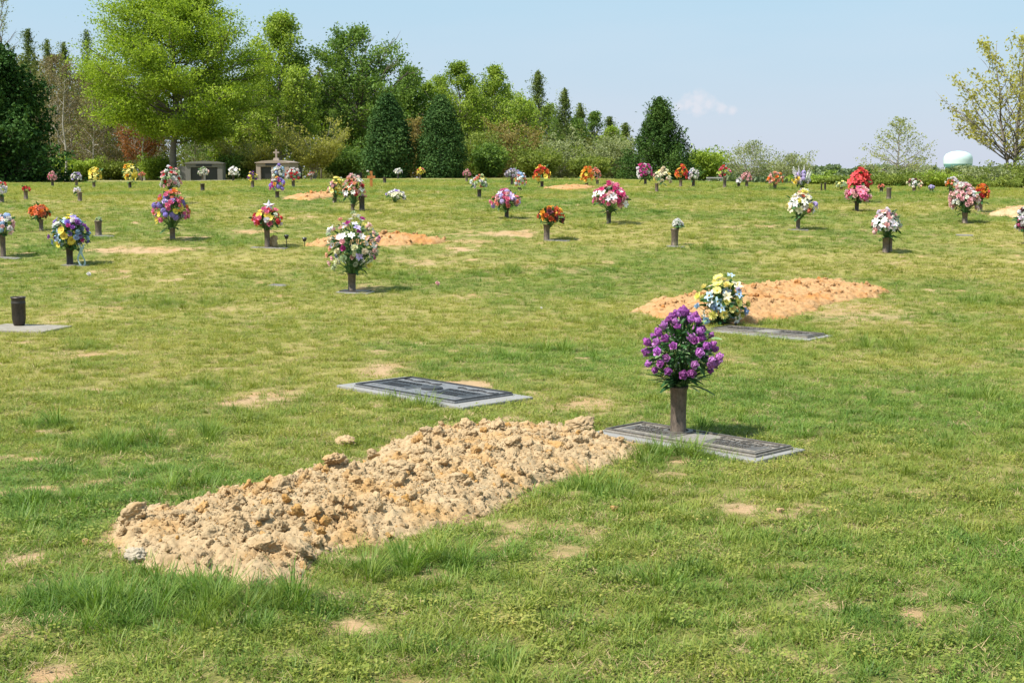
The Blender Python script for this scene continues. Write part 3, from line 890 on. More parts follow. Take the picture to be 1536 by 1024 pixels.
def bouquet(p, w, h, mix, n, size, label, seed, jit=.2, leaves=90, group=None, low=-.45, leafm=None, shape=1.0, up=.25, stems=True, tilt=0.0, pale=0, collar=1.15):
    rg = random.Random(seed)
    root = thing('bouquet', label, 'bouquet', p, rg.uniform(0, 6.283), group)
    if tilt: root.rotation_euler = (0, tilt, 0)
    elif size > .07:
        root.rotation_euler = (rg.uniform(-.12, .12), rg.uniform(-.16, .16), root.rotation_euler[2])
        shape = rg.uniform(.5, 1.0) if shape == 1.0 else shape
    n = min(98, int(n * 1.5)); size *= .9
    bag = [k for k, wt in mix for _ in range(wt)]
    lop, ph = rg.uniform(.03, .16), rg.uniform(0, 6.283)
    st = MB()
    order = list(range(n))
    for i in order:
        u = 1 - (1 - low) * (i + .5) / n
        u = max(-.98, min(1, u + rg.uniform(-.06, .06)))
        a = i * 2.39996 + rg.uniform(-.25, .25)
        s = math.sqrt(max(0, 1 - u * u))
        taper = 1.0 if shape == 1.0 else (1 - (1 - shape) * max(0, u))
        d = Vector((s * math.cos(a) * taper, s * math.sin(a) * taper, u))
        k = (1 + rg.uniform(-jit, jit * .6)) * (1 + lop * math.sin(a + ph) + .5 * lop * math.sin(2 * a + u * 3 + ph * 2))
        q = Vector((d.x * (w - size) / 2 * k, d.y * (w - size) / 2 * k, h * .5 + d.z * (h - size * .7) / 2 * k))
        kind, col = rg.choice(bag)
        base = C[col]
        v = rg.uniform(.95, 1.2)
        base = tuple(c_ * .93 + .05 for c_ in base)
        o = bpy.data.objects.new(BLOOM_NAME[kind], BLOOM[kind])
        COL.objects.link(o); o.parent = root; o.location = q
        nrm = (d + Vector((0, 0, up)) + Vector((rg.uniform(-.25, .25), rg.uniform(-.25, .25), rg.uniform(-.15, .2)))).normalized()
        if kind == 'spike': nrm = (d * .5 + Vector((0, 0, 1))).normalized()
        o.rotation_mode = 'QUATERNION'
        o.rotation_quaternion = nrm.to_track_quat('Z', 'Y') @ Quaternion((0, 0, 1), rg.uniform(0, 6.283))
        sc = size * rg.uniform(.82, 1.18)
        o.scale = (sc, sc, sc)
        o.color = (min(1, base[0] * v), min(1, base[1] * v * rg.uniform(.92, 1.08)), min(1, base[2] * v * rg.uniform(.92, 1.08)), 1)
        if stems: st.tube([(0, 0, -.03), (q.x * .35, q.y * .35, q.z * .5), tuple(q)], [.004, .0035, .0025], 4)
    if stems: obj('stems', st, STEM, root)
    obj('foliage', leaf_blades(leaves, w * .98, h * .97, 0, size * .55, size * 1.15, seed + 5, collar=collar), leafm or SILK_LEAF, root)
    if pale: obj('pale_foliage', leaf_blades(pale, w * 1.0, h * .98, 0, size * .5, size * 1.1, seed + 9, .42, collar=min(collar, 1.8)), SILK_LEAF_PALE, root)
    return root

PL = {  # colour schemes
    'whitepink': [(('rose', 'palepink'), 3), (('lily', 'white'), 5), (('carnation', 'cream'), 3), (('daisy', 'white'), 3), (('rose', 'magenta'), 2), (('carnation', 'softgreen'), 3), (('rose', 'peach'), 1), (('rose', 'plum'), 1), (('mum', 'lemon'), 1), (('lily', 'lavender'), 1)],
    'yellow': [(('daisy', 'yellow'), 5), (('mum', 'yellow'), 4), (('trumpet', 'lemon'), 3), (('carnation', 'gold'), 1)],
    'autumn': [(('mum', 'orange'), 5), (('rose', 'gold'), 3), (('rose', 'deep'), 3), (('carnation', 'maroon'), 1), (('daisy', 'yellow'), 1)],
    'pinkwhite': [(('rose', 'pink'), 5), (('carnation', 'palepink'), 3), (('lily', 'white'), 3), (('rose', 'hotpink'), 3)],
    'palepink': [(('rose', 'palepink'), 6), (('carnation', 'palepink'), 3), (('rose', 'white'), 2)],
    'white': [(('carnation', 'white'), 4), (('lily', 'white'), 4), (('rose', 'cream'), 1)],
    'multi': [(('rose', 'coral'), 3), (('daisy', 'yellow'), 3), (('carnation', 'lavender'), 3), (('rose', 'pink'), 4), (('cluster', 'violet'), 2), (('rose', 'orange'), 1), (('lily', 'peach'), 1), (('lily', 'purple'), 1)],
}
def scene_bouquet(short, extra, box, base, mix, n, size, seed, vtop=None, vr=None, kind='plain', vlabel=None, dark=False, leaves=60, depth=None, **kw):
    """box: photo extent of the flowers; base: photo point where the vase meets the ground; sizes become metres at that distance."""
    x0, y0, x1, y1 = box
    p = at_depth(base[0], depth) if depth else ground(*base)
    k = ppm(p)
    w, h = (x1 - x0) / k, (y1 - y0) / k
    vh = max(.05, (base[1] - (vtop if vtop is not None else y1 - 4)) / k)
    if vtop is not False:
        vr_ = (vr / 2 / k) if vr else .05
        vase(p, vh, max(.03, vr_), vlabel or ('bronze vase holding the ' + short), kind, BRONZE_DARK if dark else BRONZE_VASE)
    z = (base[1] - y1) / k
    root = bouquet(Vector((p.x + ((x0 + x1) / 2 - base[0]) / k, p.y, p.z + z)), w, h, mix, n, size, short + ' ' + extra, seed, leaves=leaves, **kw)
    return root

i_ = [100]
def S():
    i_[0] += 1; return i_[0]

# --- the purple bouquet and the yellow and blue one, largest in the picture
scene_bouquet('purple rosebud bouquet', 'in a tall bronze vase on the near marker', (962, 464, 1080, 582), (1017, 655), [(('rosebud', 'roseP'), 5), (('rosebud', 'roseL'), 2)], 50, .062, 11, vtop=577, vr=27, leaves=420, collar=2.1,
              jit=.16, up=.40, low=-.62, shape=.28, pale=120)
pb = bpy.data.objects['bouquet']
gy_ = MB(); rg_ = random.Random(4)
for i in range(30):                              # white gypsophila sprigs
    a = rg_.uniform(0, 6.28); s_ = rg_.uniform(.06, .2); zb = rg_.uniform(.08, .3)
    s_ *= max(.25, 1.05 - zb * 2.2)
    tip = Vector((s_ * math.cos(a), s_ * math.sin(a), zb + .05))
    for q in range(10):
        e = tip + Vector((rg_.gauss(0, .022), rg_.gauss(0, .022), rg_.gauss(0, .022)))
        gy_.lathe([(.001, -.0035), (.0035, 0), (.001, .0035)], 5, e)
gyo = obj('white_filler', gy_, PETAL, pb); gyo['kind'] = 'stuff'; gyo.color = (.78, .78, .74, 1)

scene_bouquet('yellow and pale blue bouquet', 'sitting low beside the orange clay mound', (1041, 414, 1116, 489), (1082, 487), [(('mum', 'lemon'), 9), (('daisy', 'lemon'), 5), (('trumpet', 'paleblue'), 4), (('carnation', 'paleblue'), 2), (('cluster', 'paleblue'), 1), (('rose', 'lavender'), 2), (('lily', 'cream'), 3), (('trumpet', 'white'), 2)],
              46, .108, 12, vtop=476, vr=16, dark=True, leaves=150, jit=.32, low=-.8, tilt=.2)
scene_bouquet('tall white and pink mixed bouquet', 'standing in mid lawn on its own flat marker', (486, 322, 573, 416), (528, 438), PL['whitepink'], 66, .097, 13, vtop=410, vr=13, leaves=220, jit=.2, low=-.75, pale=50)

# --- nearer rows
vb = scene_bouquet('violet blue and yellow bouquet', 'with trailing leaves and a plain marker at its foot', (79, 322, 137, 376), (105, 397), [(('carnation', 'violet'), 4), (('lily', 'paleblue'), 4), (('carnation', 'paleblue'), 3), (('daisy', 'yellow'), 4), (('rose', 'magenta'), 3), (('lily', 'violet'), 3), (('carnation', 'white'), 1), (('rose', 'purple'), 2)], 46, .115, S(), vtop=370, vr=11, dark=True, leaves=140, jit=.3, low=-.7)
vb.rotation_euler = (0, 0, 0)
tl = MB()
for k_, (ax, ay, L_, dz_) in enumerate(((.16, -.06, .26, -.16), (.20, .02, .22, -.10), (.13, -.10, .22, -.22), (-.15, -.10, .18, -.16))):
    V_ = []
    for q in range(6):
        t_ = q / 5; w_ = .028 * math.sin(math.pi * (.15 + .8 * t_))
        x_ = ax * .5 + ax / .2 * L_ * t_ * .6; y_ = ay; z_ = .12 + .08 * math.sin(t_ * 2.2) + dz_ * 1.3 * t_ * t_
        V_ += [(x_, y_ - w_, z_), (x_, y_ + w_, z_ + .004)]
    tl.add(V_, [(2 * q, 2 * q + 2, 2 * q + 3, 2 * q + 1) for q in range(5)])
obj('trailing_leaves', tl, SILK_LEAF, vb)
rb_ = MB()
for dx_ in (0, .05):
    V_ = []
    for q in range(9):
        t_ = q / 8
        x_ = .15 + dx_ + .025 * math.sin(t_ * 7 + dx_ * 40); z_ = .10 - .30 * t_
        V_ += [(x_ - .014, -.13 + .01 * math.cos(t_ * 9), z_), (x_ + .014, -.13 - .01 * math.cos(t_ * 9), z_)]
    rb_.add(V_, [(2 * q, 2 * q + 1, 2 * q + 3, 2 * q + 2) for q in range(8)])
rbo = obj('ribbon', rb_, PETAL, vb); rbo.color = (.45, .60, .62, 1)
scene_bouquet('white and dusty pink bouquet', 'on a tall vase cut by the picture edge', (-16, 320, 27, 357), (5, 385), [(('carnation', 'white'), 4), (('lily', 'palepink'), 2), (('cluster', 'paleblue'), 1), (('rose', 'palepink'), 2)], 30, .1, S(), vtop=352, vr=9)
scene_bouquet('small orange poppy bouquet', 'behind the violet blue bouquet', (41, 306, 75, 331), (62, 346), [(('rose', 'orange'), 4), (('lily', 'deep'), 2), (('mum', 'coral'), 1)], 22, .11, S(), vtop=329, vr=7)
scene_bouquet('many-coloured pink, yellow and violet bouquet', 'in front of the white-topped bouquet', (230, 282, 287, 348), (259, 360), PL['multi'], 52, .115, S(), vtop=342, vr=9, leaves=110)
scene_bouquet('white, pink and green bouquet', 'rising behind the many-coloured bouquet', (239, 251, 273, 292), (256, 306), [(('lily', 'white'), 3), (('carnation', 'softgreen'), 3), (('rose', 'palepink'), 3), (('carnation', 'white'), 2), (('rose', 'red'), 1)], 40, .12, S(), vtop=288)
scene_bouquet('red, pink and yellow bouquet', 'topped by a silver star', (376, 312, 425, 348), (401, 371), [(('rose', 'red'), 3), (('rose', 'pink'), 3), (('carnation', 'white'), 2), (('daisy', 'yellow'), 2), (('rose', 'palepink'), 1)], 34, .115, S(), vtop=343, vr=9)
scene_bouquet('peach and white bouquet', 'on the second of two close vases', (511, 262, 549, 310), (529, 317), [(('rose', 'peach'), 3), (('lily', 'white'), 3), (('rose', 'palepink'), 3), (('carnation', 'red'), 1), (('daisy', 'white'), 1)], 42, .11, S(), vtop=306, vr=6)
scene_bouquet('yellow and pale green bouquet', 'half hidden by the peach and white bouquet', (489, 263, 515, 301), (502, 304), [(('daisy', 'lemon'), 4), (('carnation', 'yellow'), 2), (('rose', 'palepink'), 1), (('carnation', 'white'), 1)], 30, .11, S(), vtop=297)
vase(ground(543, 317), .3, .06, 'empty bronze vase close beside the peach and white bouquet', mat=BRONZE_DARK)
scene_bouquet('coral, pink and lavender bouquet', 'alone in the middle of the lawn', (736, 284, 783, 318), (760, 328), [(('rose', 'coral'), 4), (('rose', 'pink'), 4), (('cluster', 'lavender'), 3), (('lily', 'lavender'), 2), (('carnation', 'palepink'), 1)], 40, .12, S(), vtop=313, vr=7, dark=True)
scene_bouquet('orange, gold and maroon bouquet', 'on a bronze vase with a dark shadow', (802, 308, 847, 340), (820, 360), [(('mum', 'orange'), 4), (('rose', 'gold'), 4), (('rose', 'deep'), 3), (('carnation', 'maroon'), 2)], 36, .12, S(), vtop=337, vr=10)
scene_bouquet('hot pink and white bouquet', 'large and full, behind the orange and gold one', (886, 274, 942, 321), (913, 336), PL['pinkwhite'], 52, .125, S(), vtop=316, vr=8, dark=True, leaves=80)
scene_bouquet('little white posy', 'on a tall cylinder vase', (1006, 328, 1025, 344), (1012, 368), [(('carnation', 'white'), 3), (('rose', 'white'), 1)], 12, .085, S(), vtop=343, vr=11, kind='flared', leaves=20)
scene_bouquet('cream, yellow and white bouquet', 'below the plumed bouquet', (1174, 283, 1221, 331), (1197, 344), [(('lily', 'cream'), 4), (('mum', 'lemon'), 2), (('rose', 'coral'), 1), (('lily', 'white'), 3), (('cluster', 'lavender'), 1)], 44, .12, S(), vtop=326, vr=7)
scene_bouquet('white and blush lily bouquet', 'on a pair of joined bronze vases', (1307, 313, 1356, 361), (1328, 379), [(('lily', 'white'), 5), (('rose', 'palepink'), 3), (('lily', 'lavender'), 1), (('carnation', 'white'), 2)], 46, .115, S(), vtop=356, vr=10, leaves=110)
vase(ground(1334.5, 378), .24, .04, 'narrow bronze vase joined to the one under the white lilies', mat=BRONZE_VASE)
scene_bouquet('pale pink rose bouquet', 'in front of the orange and yellow flowers by the hedge', (1423, 274, 1474, 324), (1447, 335), PL['palepink'], 54, .125, S(), vtop=319, vr=9, leaves=90)
scene_bouquet('orange, red and yellow bouquet', 'peeping out behind the pale pink roses', (1456, 274, 1485, 306), (1470, 318), [(('rose', 'gold'), 3), (('rose', 'red'), 3), (('rose', 'orange'), 3)], 30, .12, S(), vtop=302)
scene_bouquet('white, pink and black bouquet', 'cut by the picture edge near the straw-coloured mound', (1524, 310, 1552, 357), (1540, 366), [(('carnation', 'white'), 3), (('rose', 'pink'), 2), (('carnation', 'maroon'), 2), (('lily', 'white'), 1)], 34, .11, S(), vtop=352)
scene_bouquet('tall red poinsettia bouquet', 'behind the pink lily bouquet', (1269, 252, 1306, 292), (1288, 304), [(('lily', 'red'), 5), (('rose', 'red'), 2)], 46, .15, S(), vtop=288, leaves=60)
scene_bouquet('pink lily bouquet', 'in front of the tall red flowers', (1267, 280, 1305, 306), (1285, 317), [(('lily', 'pink'), 4), (('rose', 'palepink'), 3), (('lily', 'hotpink'), 2)], 32, .14, S(), vtop=302, vr=7, dark=True)
scene_bouquet('white plumed bouquet', 'with yellow centre and lavender sides', (1186, 257, 1219, 283), (1203, 290), [(('daisy', 'white'), 2), (('mum', 'yellow'), 2), (('cluster', 'lavender'), 4), (('spike', 'white'), 5)], 26, .14, S(), vtop=280)

# --- far rows
FAR = [
    ('red and white bouquet', 'at the picture edge beyond the orange poppies', (-10, 272, 14, 296), (3, 304), [(('rose', 'red'), 3), (('carnation', 'white'), 3)], None),
    ('single small red posy', 'on a short dark vase near the drive', (32, 279, 46, 288), (39, 299), [(('rose', 'red'), 1)], 286),
    ('pale pink posy', 'before the dark evergreen by the drive', (71, 257, 87, 273), (79, 280), [(('carnation', 'palepink'), 3), (('rose', 'pink'), 1)], None),
    ('white and lavender posy', 'between the pale pink posy and the yellow flowers', (107, 258, 125, 273), (115, 280), [(('carnation', 'white'), 3), (('carnation', 'lavender'), 2)], None),
    ('bright yellow bouquet', 'next to the white and lavender posy', (129, 249, 154, 276), (141, 282), PL['yellow'], None),
    ('taller bright yellow bouquet with a peak', 'nearer the lime-green tree', (182, 245, 209, 276), (195, 283), PL['yellow'], None),
    ('tiny orange-pink posy', 'just behind the peaked yellow bouquet', (207, 257, 219, 265), (213, 271), [(('rose', 'coral'), 1)], None),
    ('white and green bouquet', 'standing before the dark mausoleum doors', (296, 250, 314, 266), (304, 271), [(('carnation', 'white'), 3), (('rose', 'palepink'), 1), (('carnation', 'softgreen'), 2)], None),
    ('round white bouquet', 'to the side of the grey mausoleum', (341, 250, 360, 266), (350, 272), PL['white'], None),
    ('purple and yellow bouquet', 'in front of the fan-shaped shrub', (371, 258, 388, 274), (379, 282), [(('daisy', 'yellow'), 2), (('rose', 'purple'), 2), (('carnation', 'lemon'), 1)], None),
    ('white and blue bouquet', 'behind the magenta one, under the stone cross', (407, 246, 428, 268), (417, 275), [(('carnation', 'white'), 3), (('cluster', 'paleblue'), 2), (('cluster', 'violet'), 1)], None),
    ('magenta and purple bouquet', 'in front of the white and blue one', (404, 265, 430, 290), (416, 298), [(('rose', 'magenta'), 3), (('cluster', 'violet'), 2), (('mum', 'gold'), 2), (('carnation', 'white'), 1)], None),
    ('red and white rose bouquet', 'beside the white and blue one', (428, 252, 453, 274), (440, 282), [(('rose', 'red'), 3), (('carnation', 'white'), 3)], None),
    ('tiny red and white posy', 'far off below the second fan-shaped shrub', (461, 258, 473, 265), (467, 272), [(('rose', 'red'), 1), (('carnation', 'white'), 1)], None),
    ('small white bouquet', 'against the foot of the first dark holly', (590, 252, 605, 262), (597, 268), PL['white'], None),
    ('small yellow and red bouquet', 'between the two dark hollies', (624, 251, 638, 264), (630, 270), [(('daisy', 'yellow'), 3), (('rose', 'coral'), 1)], None),
    ('small round pink bouquet', 'just past the second dark holly', (693, 254, 707, 266), (700, 273), [(('rose', 'pink'), 2), (('carnation', 'palepink'), 2)], None),
    ('white, coral and green bouquet', 'nearer than the small round pink one', (704, 261, 733, 287), (719, 297), [(('carnation', 'white'), 3), (('rose', 'coral'), 2), (('carnation', 'softgreen'), 2), (('daisy', 'lemon'), 1)], 284),
    ('dusty lavender bouquet', 'behind the red, white and blue-green one', (757, 252, 782, 270), (768, 278), [(('carnation', 'lavender'), 3), (('carnation', 'grey'), 3)], None),
    ('coral, white and blue-green bouquet', 'in front of the dusty lavender one', (769, 258, 790, 284), (779, 286), [(('rose', 'coral'), 2), (('carnation', 'white'), 3), (('cluster', 'paleblue'), 1)], None),
    ('red, orange and yellow bouquet', 'first of two fiery ones before the olive shrubs', (799, 246, 829, 275), (813, 281), [(('rose', 'red'), 3), (('mum', 'orange'), 3), (('daisy', 'yellow'), 3)], 272),
    ('wide orange and yellow bouquet', 'touching the flat clay patch', (867, 249, 894, 278), (880, 281), [(('mum', 'orange'), 4), (('daisy', 'yellow'), 3), (('rose', 'gold'), 2)], None),
    ('coral pink bouquet', 'squeezed against the wide orange and yellow one', (888, 251, 905, 273), (896, 278), [(('rose', 'coral'), 3), (('rose', 'palepink'), 2)], None),
    ('magenta and white bouquet', 'at the foot of the dark cedar', (955, 244, 982, 270), (968, 277), [(('rose', 'magenta'), 3), (('carnation', 'white'), 3), (('rose', 'hotpink'), 2)], None),
    ('cream and yellow bouquet', 'in front of the magenta and white one', (977, 252, 1009, 279), (985, 288), [(('carnation', 'cream'), 4), (('mum', 'lemon'), 2), (('rose', 'palepink'), 1)], 275),
    ('orange, red and gold bouquet', 'under the sunny side of the cedar', (1010, 247, 1034, 272), (1021, 280), [(('rose', 'red'), 3), (('mum', 'orange'), 3), (('daisy', 'gold'), 2)], None),
    ('white and slate blue bouquet', 'next to the orange, red and gold one', (1030, 252, 1050, 272), (1040, 280), [(('carnation', 'white'), 4), (('cluster', 'blue'), 1)], None),
    ('pink, red and lime bouquet', 'alone on a dark vase before the grey-green bushes', (1076, 248, 1098, 269), (1087, 282), [(('rose', 'red'), 2), (('rose', 'pink'), 2), (('mum', 'lime'), 2), (('carnation', 'lavender'), 1)], 266),
    ('dusty pink bouquet', 'with a small white posy at its side', (1111, 257, 1130, 274), (1120, 281), [(('carnation', 'palepink'), 3), (('rose', 'coral'), 1)], None),
    ('low white posy', 'at the side of the dusty pink bouquet', (1103, 265, 1114, 277), (1108, 281), PL['white'], None),
    ('peach and orange bouquet', 'in a dark pot before the grey-green bushes', (1149, 257, 1177, 280), (1162, 284), [(('rose', 'peach'), 4), (('rose', 'orange'), 2), (('carnation', 'palepink'), 2)], 275),
    ('low yellow and green bouquet', 'beside the tall red flowers', (1252, 270, 1274, 284), (1262, 286), [(('daisy', 'lemon'), 3), (('carnation', 'softgreen'), 2), (('carnation', 'white'), 1)], None),
    ('tiny salmon posy', 'near a short dark vase by the hedge', (1316, 276, 1328, 284), (1322, 288), [(('rose', 'coral'), 1)], None),
    ('white and dark red bouquet', 'before the hedge under the small bare tree', (1359, 268, 1384, 284), (1371, 288), [(('carnation', 'white'), 3), (('rose', 'cream'), 2), (('rose', 'maroon'), 1), (('rose', 'peach'), 1)], None),
    ('tiny mauve posy', 'by the hedge under the water tower', (1392, 277, 1403, 285), (1397, 289), [(('cluster', 'lavender'), 1)], None),
    ('orange and white bouquet', 'just behind the pale pink roses', (1416, 265, 1440, 283), (1426, 291), [(('rose', 'orange'), 2), (('carnation', 'white'), 3), (('rose', 'coral'), 1)], None),
]
for short, extra, box, base, mix, vt in FAR:
    p = ground(*base); k = ppm(p)
    w = (box[2] - box[0]) / k
    sz = max(.08, min(.16, w * .28))
    n = int(np.clip(1.5 * (box[2] - box[0]) * (box[3] - box[1]) / (sz * k) ** 2, 9, 34))
    scene_bouquet(short, extra, box, base, mix, n, sz, S(), vtop=vt if vt else box[3] - 3, dark=(hash_ := (i_[0] % 3)) == 0, leaves=26, stems=False, low=-.6)

# spray lying on the grass
scene_bouquet('white and green flower spray', 'lying on the grass past the peach and white bouquet', (575, 284, 609, 303), (592, 304), [(('carnation', 'white'), 3), (('lily', 'cream'), 2), (('carnation', 'lavender'), 1)], 22, .1, S(), vtop=False, leaves=70, low=-.2)

# empty vases
vase(ground(29, 491), .30, .062, 'empty black bullet-shaped vase on the bare concrete slab', 'bullet', BRONZE_DARK)
p_ = ground(148, 353)
vase(p_, .24, .055, 'short weathered vase with a sprig of green, behind the violet blue bouquet', 'flared')
bouquet(p_ + Vector((0, 0, .22)), .14, .08, [(('carnation', 'softgreen'), 1)], 5, .06, 'small sprig of pale green in the short weathered vase', S(), leaves=12, stems=False)
vase(ground(120, 302), .2, .05, 'short grey vase with fallen white flowers near the drive', 'flared')
fl_p = ground(116, 300)
bouquet(Vector((fl_p.x, fl_p.y, fl_p.z + .1)), .2, .2, PL['white'], 8, .09, 'few white flowers drooping over the short grey vase', S(), leaves=12, stems=False)
vase(ground(304, 287), .2, .06, 'short dark vase on the lawn below the white and green bouquet', 'plain', BRONZE_DARK)
vase(ground(577, 275), .2, .06, 'short dark vase between the wooden cross and the dark holly', 'plain', BRONZE_DARK)
vase(ground(1232, 287), .2, .022, 'thinner of two dark vases standing together before the hedge', 'plain', BRONZE_DARK)
vase(ground(1237.5, 287), .22, .03, 'thicker of two dark vases standing together before the hedge', 'plain', BRONZE_DARK)
vase(ground(1333, 299), .26, .055, 'squat brown vase alone between the pink lilies and the hedge', 'flared')

# flat markers in the rows
for x, y, L, a, lab in [(533, 439, .62, -.10, 'dark flat marker under the tall white and pink bouquet'), (112, 398, .62, -.1, 'narrow flat marker at the foot of the violet blue bouquet'),
                        (404, 372, .95, -.05, 'pale flat marker under the star-topped bouquet'), (419, 428, .45, -.1, 'small grey marker sunk in the lawn before the white and pink bouquet'),
                        (155, 354, .6, -.1, 'flat marker under the short weathered vase'), (1197, 345, .6, -.1, 'sunken marker under the cream and yellow bouquet'),
                        (8, 387, .8, -.1, 'flat marker under the white and dusty pink bouquet'), (1447, 353, .5, -.05, 'thin grey marker on the lawn in front of the pale pink roses'),
                        (1013, 370, .5, -.1, 'small marker under the little white posy'), (835, 361, .7, -.05, 'sunken marker under the orange, gold and maroon bouquet')]:
    marker(ground(x, y), a - .2, L * .68, .22, lab, (.03, .03), up=-.006 if y != 439 else .015, detail=False, pm=BRONZE_DARK if 'dark' in lab else STONE_MAUS, gm=GRANITE)

# silver star on a stick, two stake lights, fallen scraps, wooden cross
p = ground(403, 370)
st_ = thing('star_ornament', 'silver-pink foil star on a stick above the red, pink and yellow bouquet', 'ornament', p + Vector((.02, -.02, 0)))
sm = MB(); k = ppm(p); rz_ = 9.5 / k; zc = (371 - 310) / k
ring = []
for i in range(10):
    a = math.pi / 2 + i * math.pi / 5; r = rz_ if i % 2 == 0 else rz_ * .48
    ring.append((r * math.cos(a), 0, zc + r * math.sin(a)))
sm.add([(0, -.04, zc), (0, .04, zc)] + ring, [(0, 2 + (i + 1) % 10, 2 + i) for i in range(10)] + [(1, 2 + i, 2 + (i + 1) % 10) for i in range(10)])
obj('star', sm, SILVER, st_)
obj('stick', MB().tube([(0, 0, .1), (0, 0, zc - rz_ * .4)], [.005, .005], 6), STEM, st_)
for x, y, lab in [(430, 371, 'taller black stake light beside the star-topped bouquet'), (457, 371, 'shorter black stake light close to the orange clay mound')]:
    p = ground(x, y)
    s_ = thing('stake_light', lab, 'garden light', p, 0, 'stake lights by the star-topped bouquet')
    hh = .17 if 'taller' in lab else .13
    obj('stake', MB().tube([(0, 0, -.05), (0, 0, hh)], [.006, .006], 6), BLACK, s_)
    obj('lamp_head', MB().lathe([(.02, hh - .04), (.034, hh), (.04, hh + .006), (.03, hh + .02), (.005, hh + .026)], 12), BLACK, s_)
o = tag(obj('stone', CL_ME[1], STONE, loc=ground(410, 370) + Vector((0, 0, .05))), 'pale upright stone leaning at the vase of the star-topped bouquet', 'stone')
o.scale = (.07, .05, .12)
for x, y, c_, lab in [(133, 415, 'white', 'white silk flower fallen on the lawn near the violet blue bouquet'), (656, 429, 'palepink', 'crumpled pale flower lying beyond the white and pink bouquet'), (812, 466, 'white', 'tiny white scrap on the open lawn in front of the clay mound')]:
    o = tag(obj('fallen_flower', BLOOM['carnation'], (), loc=ground(x, y) + Vector((0, 0, .03)), rot=(.6, .3, 0)), lab, 'flower')
    o.scale = (.075,) * 3 if x < 800 else (.03,) * 3
    o.color = (*C[c_], 1)
p = ground(557, 281)
k = ppm(p)
cr = thing('wooden_cross', 'small orange wooden cross on the lawn in front of the dark hollies', 'cross', p, .1)
bevel(obj('upright', MB().box((0, 0, .5 * 24 / k), (4.0 / k, .04, 24 / k)), WOOD_ORANGE, cr), .004)
bevel(obj('crossbar', MB().box((0, -.012, 15 / k), (12 / k, .034, 4 / k)), WOOD_ORANGE, cr), .004)
o = tag(obj('fallen_flower', BLOOM['carnation'], (), loc=p + Vector((-5 / k, -.03, 23 / k))), 'white flower pinned to the top of the orange wooden cross', 'flower')
o.scale = (.1,) * 3; o.color = (*C['white'], 1)

# ------------------------------------------------------------------ mausoleums and low wall at the wood edge
def mausoleum(px, depth, wpx, hpx, label, mat, cross=False, rz=0.12):
    p = at_depth(px, depth); k = ppm(p)
    w, h = wpx / k, hpx / k
    d = w * 1.15
    r = thing('mausoleum', label, 'mausoleum', p, rz)
    wh = h * .85
    dw, dh = w * .33, wh * .78
    b = MB()                                     # front with two openings built from piers and lintel
    b.box((0, d * .12, wh / 2 - .1), (w, d * .86, wh + .2))
    yf = -d * .31 - .12
    for x, ww in ((-w / 2 + w * .07, w * .14), (w / 2 - w * .07, w * .14), (0, w * .08)):
        b.box((x, yf + .045, dh / 2 - .05), (ww, .22, dh + .1))
    b.box((0, yf + .045, dh + (wh - dh) / 2 + .002), (w, .22, wh - dh))
    bevel(obj('stone_body', b, mat, r), .015)
    for s in (-1, 1):
        bevel(obj('crypt_door', MB().box((s * (w * .04 + w * .32 / 2), yf + .10, dh / 2), (w * .318, .05, dh - .01)), DOOR_DARK, r), .008)
    # shallow gabled roof with a slight overhang
    x = w * .53; y0 = yf - .14; y1 = d * .6; hr = h - wh
    V = [(-x, y0, wh), (x, y0, wh), (x, y0, wh + hr * .25), (x * .6, y0, wh + hr * .75), (0, y0, wh + hr), (-x * .6, y0, wh + hr * .75), (-x, y0, wh + hr * .25)]
    V2 = [(a, y1, c) for a, b_, c in V]
    n = 7
    obj('roof', MB().add(V + V2, [tuple(range(n)), tuple(reversed(range(n, 2 * n)))] + [(i, i + n, (i + 1) % n + n, (i + 1) % n) for i in range(n)]), mat, r)
    bevel(obj('name_plate', MB().box((0, yf - .08, wh - (wh - dh) * .40), (w * .42, .05, (wh - dh) * .6)), DOOR_DARK, r), .006)
    if cross:
        c = MB(); ch = 13 / k
        z0 = wh + hr
        c.box((0, 0, z0 + .06), (ch * .75, .22, .14), taper=.3)
        c.box((0, 0, z0 + .12 + ch * .5), (ch * .2, .1, ch))
        c.box((0, 0, z0 + .12 + ch * .64), (ch * .68, .095, ch * .2))
        obj('stone_cross', c, STONE_PINK, r)
    return r
mausoleum(315, 84, 54, 29, 'grey granite mausoleum with two dark crypt doors and a black name plate', STONE_MAUS)
mausoleum(420, 78, 50, 29, 'pinkish mausoleum with a stone cross on its roof, behind the shrubs', STONE_PINK, True, -.1)
p = at_depth(287, 86)
tag(bevel(obj('low_wall', MB().box((0, 0, .4), (.9, .4, .9)), STONE_MAUS, loc=p), .02), 'low stone block wall joined to the side of the grey mausoleum', 'wall')
p = at_depth(1068, 62)
tag(bevel(obj('low_bench', MB().box((0, 0, .16), (.7, .35, .06)).box((-.25, 0, .05), (.08, .3, .24)).box((.25, 0, .05), (.08, .3, .24)), GRANITE_PALE, loc=p), .01), 'low pale stone bench between the cedar and the lime bouquet', 'bench')

# ------------------------------------------------------------------ trees
def leaves_np(rg, P, size, up=.5, out=None, aspect=.55):
    n = len(P)
    N = rg.normal(size=(n, 3)); N[:, 2] += up
    if out is not None: N += out
    N /= np.linalg.norm(N, axis=1)[:, None] + 1e-9
    A = np.cross(N, rg.normal(size=(n, 3))); A /= np.linalg.norm(A, axis=1)[:, None] + 1e-9
    B = np.cross(N, A)
    s = size * rg.uniform(.6, 1.35, n)[:, None]
    V = np.stack([P - A * s * .5, P - B * s * aspect * .5 + N * s * .06, P + A * s * .5, P + B * s * aspect * .5 + N * s * .06], 1).reshape(-1, 3)
    return V, np.arange(n * 4).reshape(-1, 4)

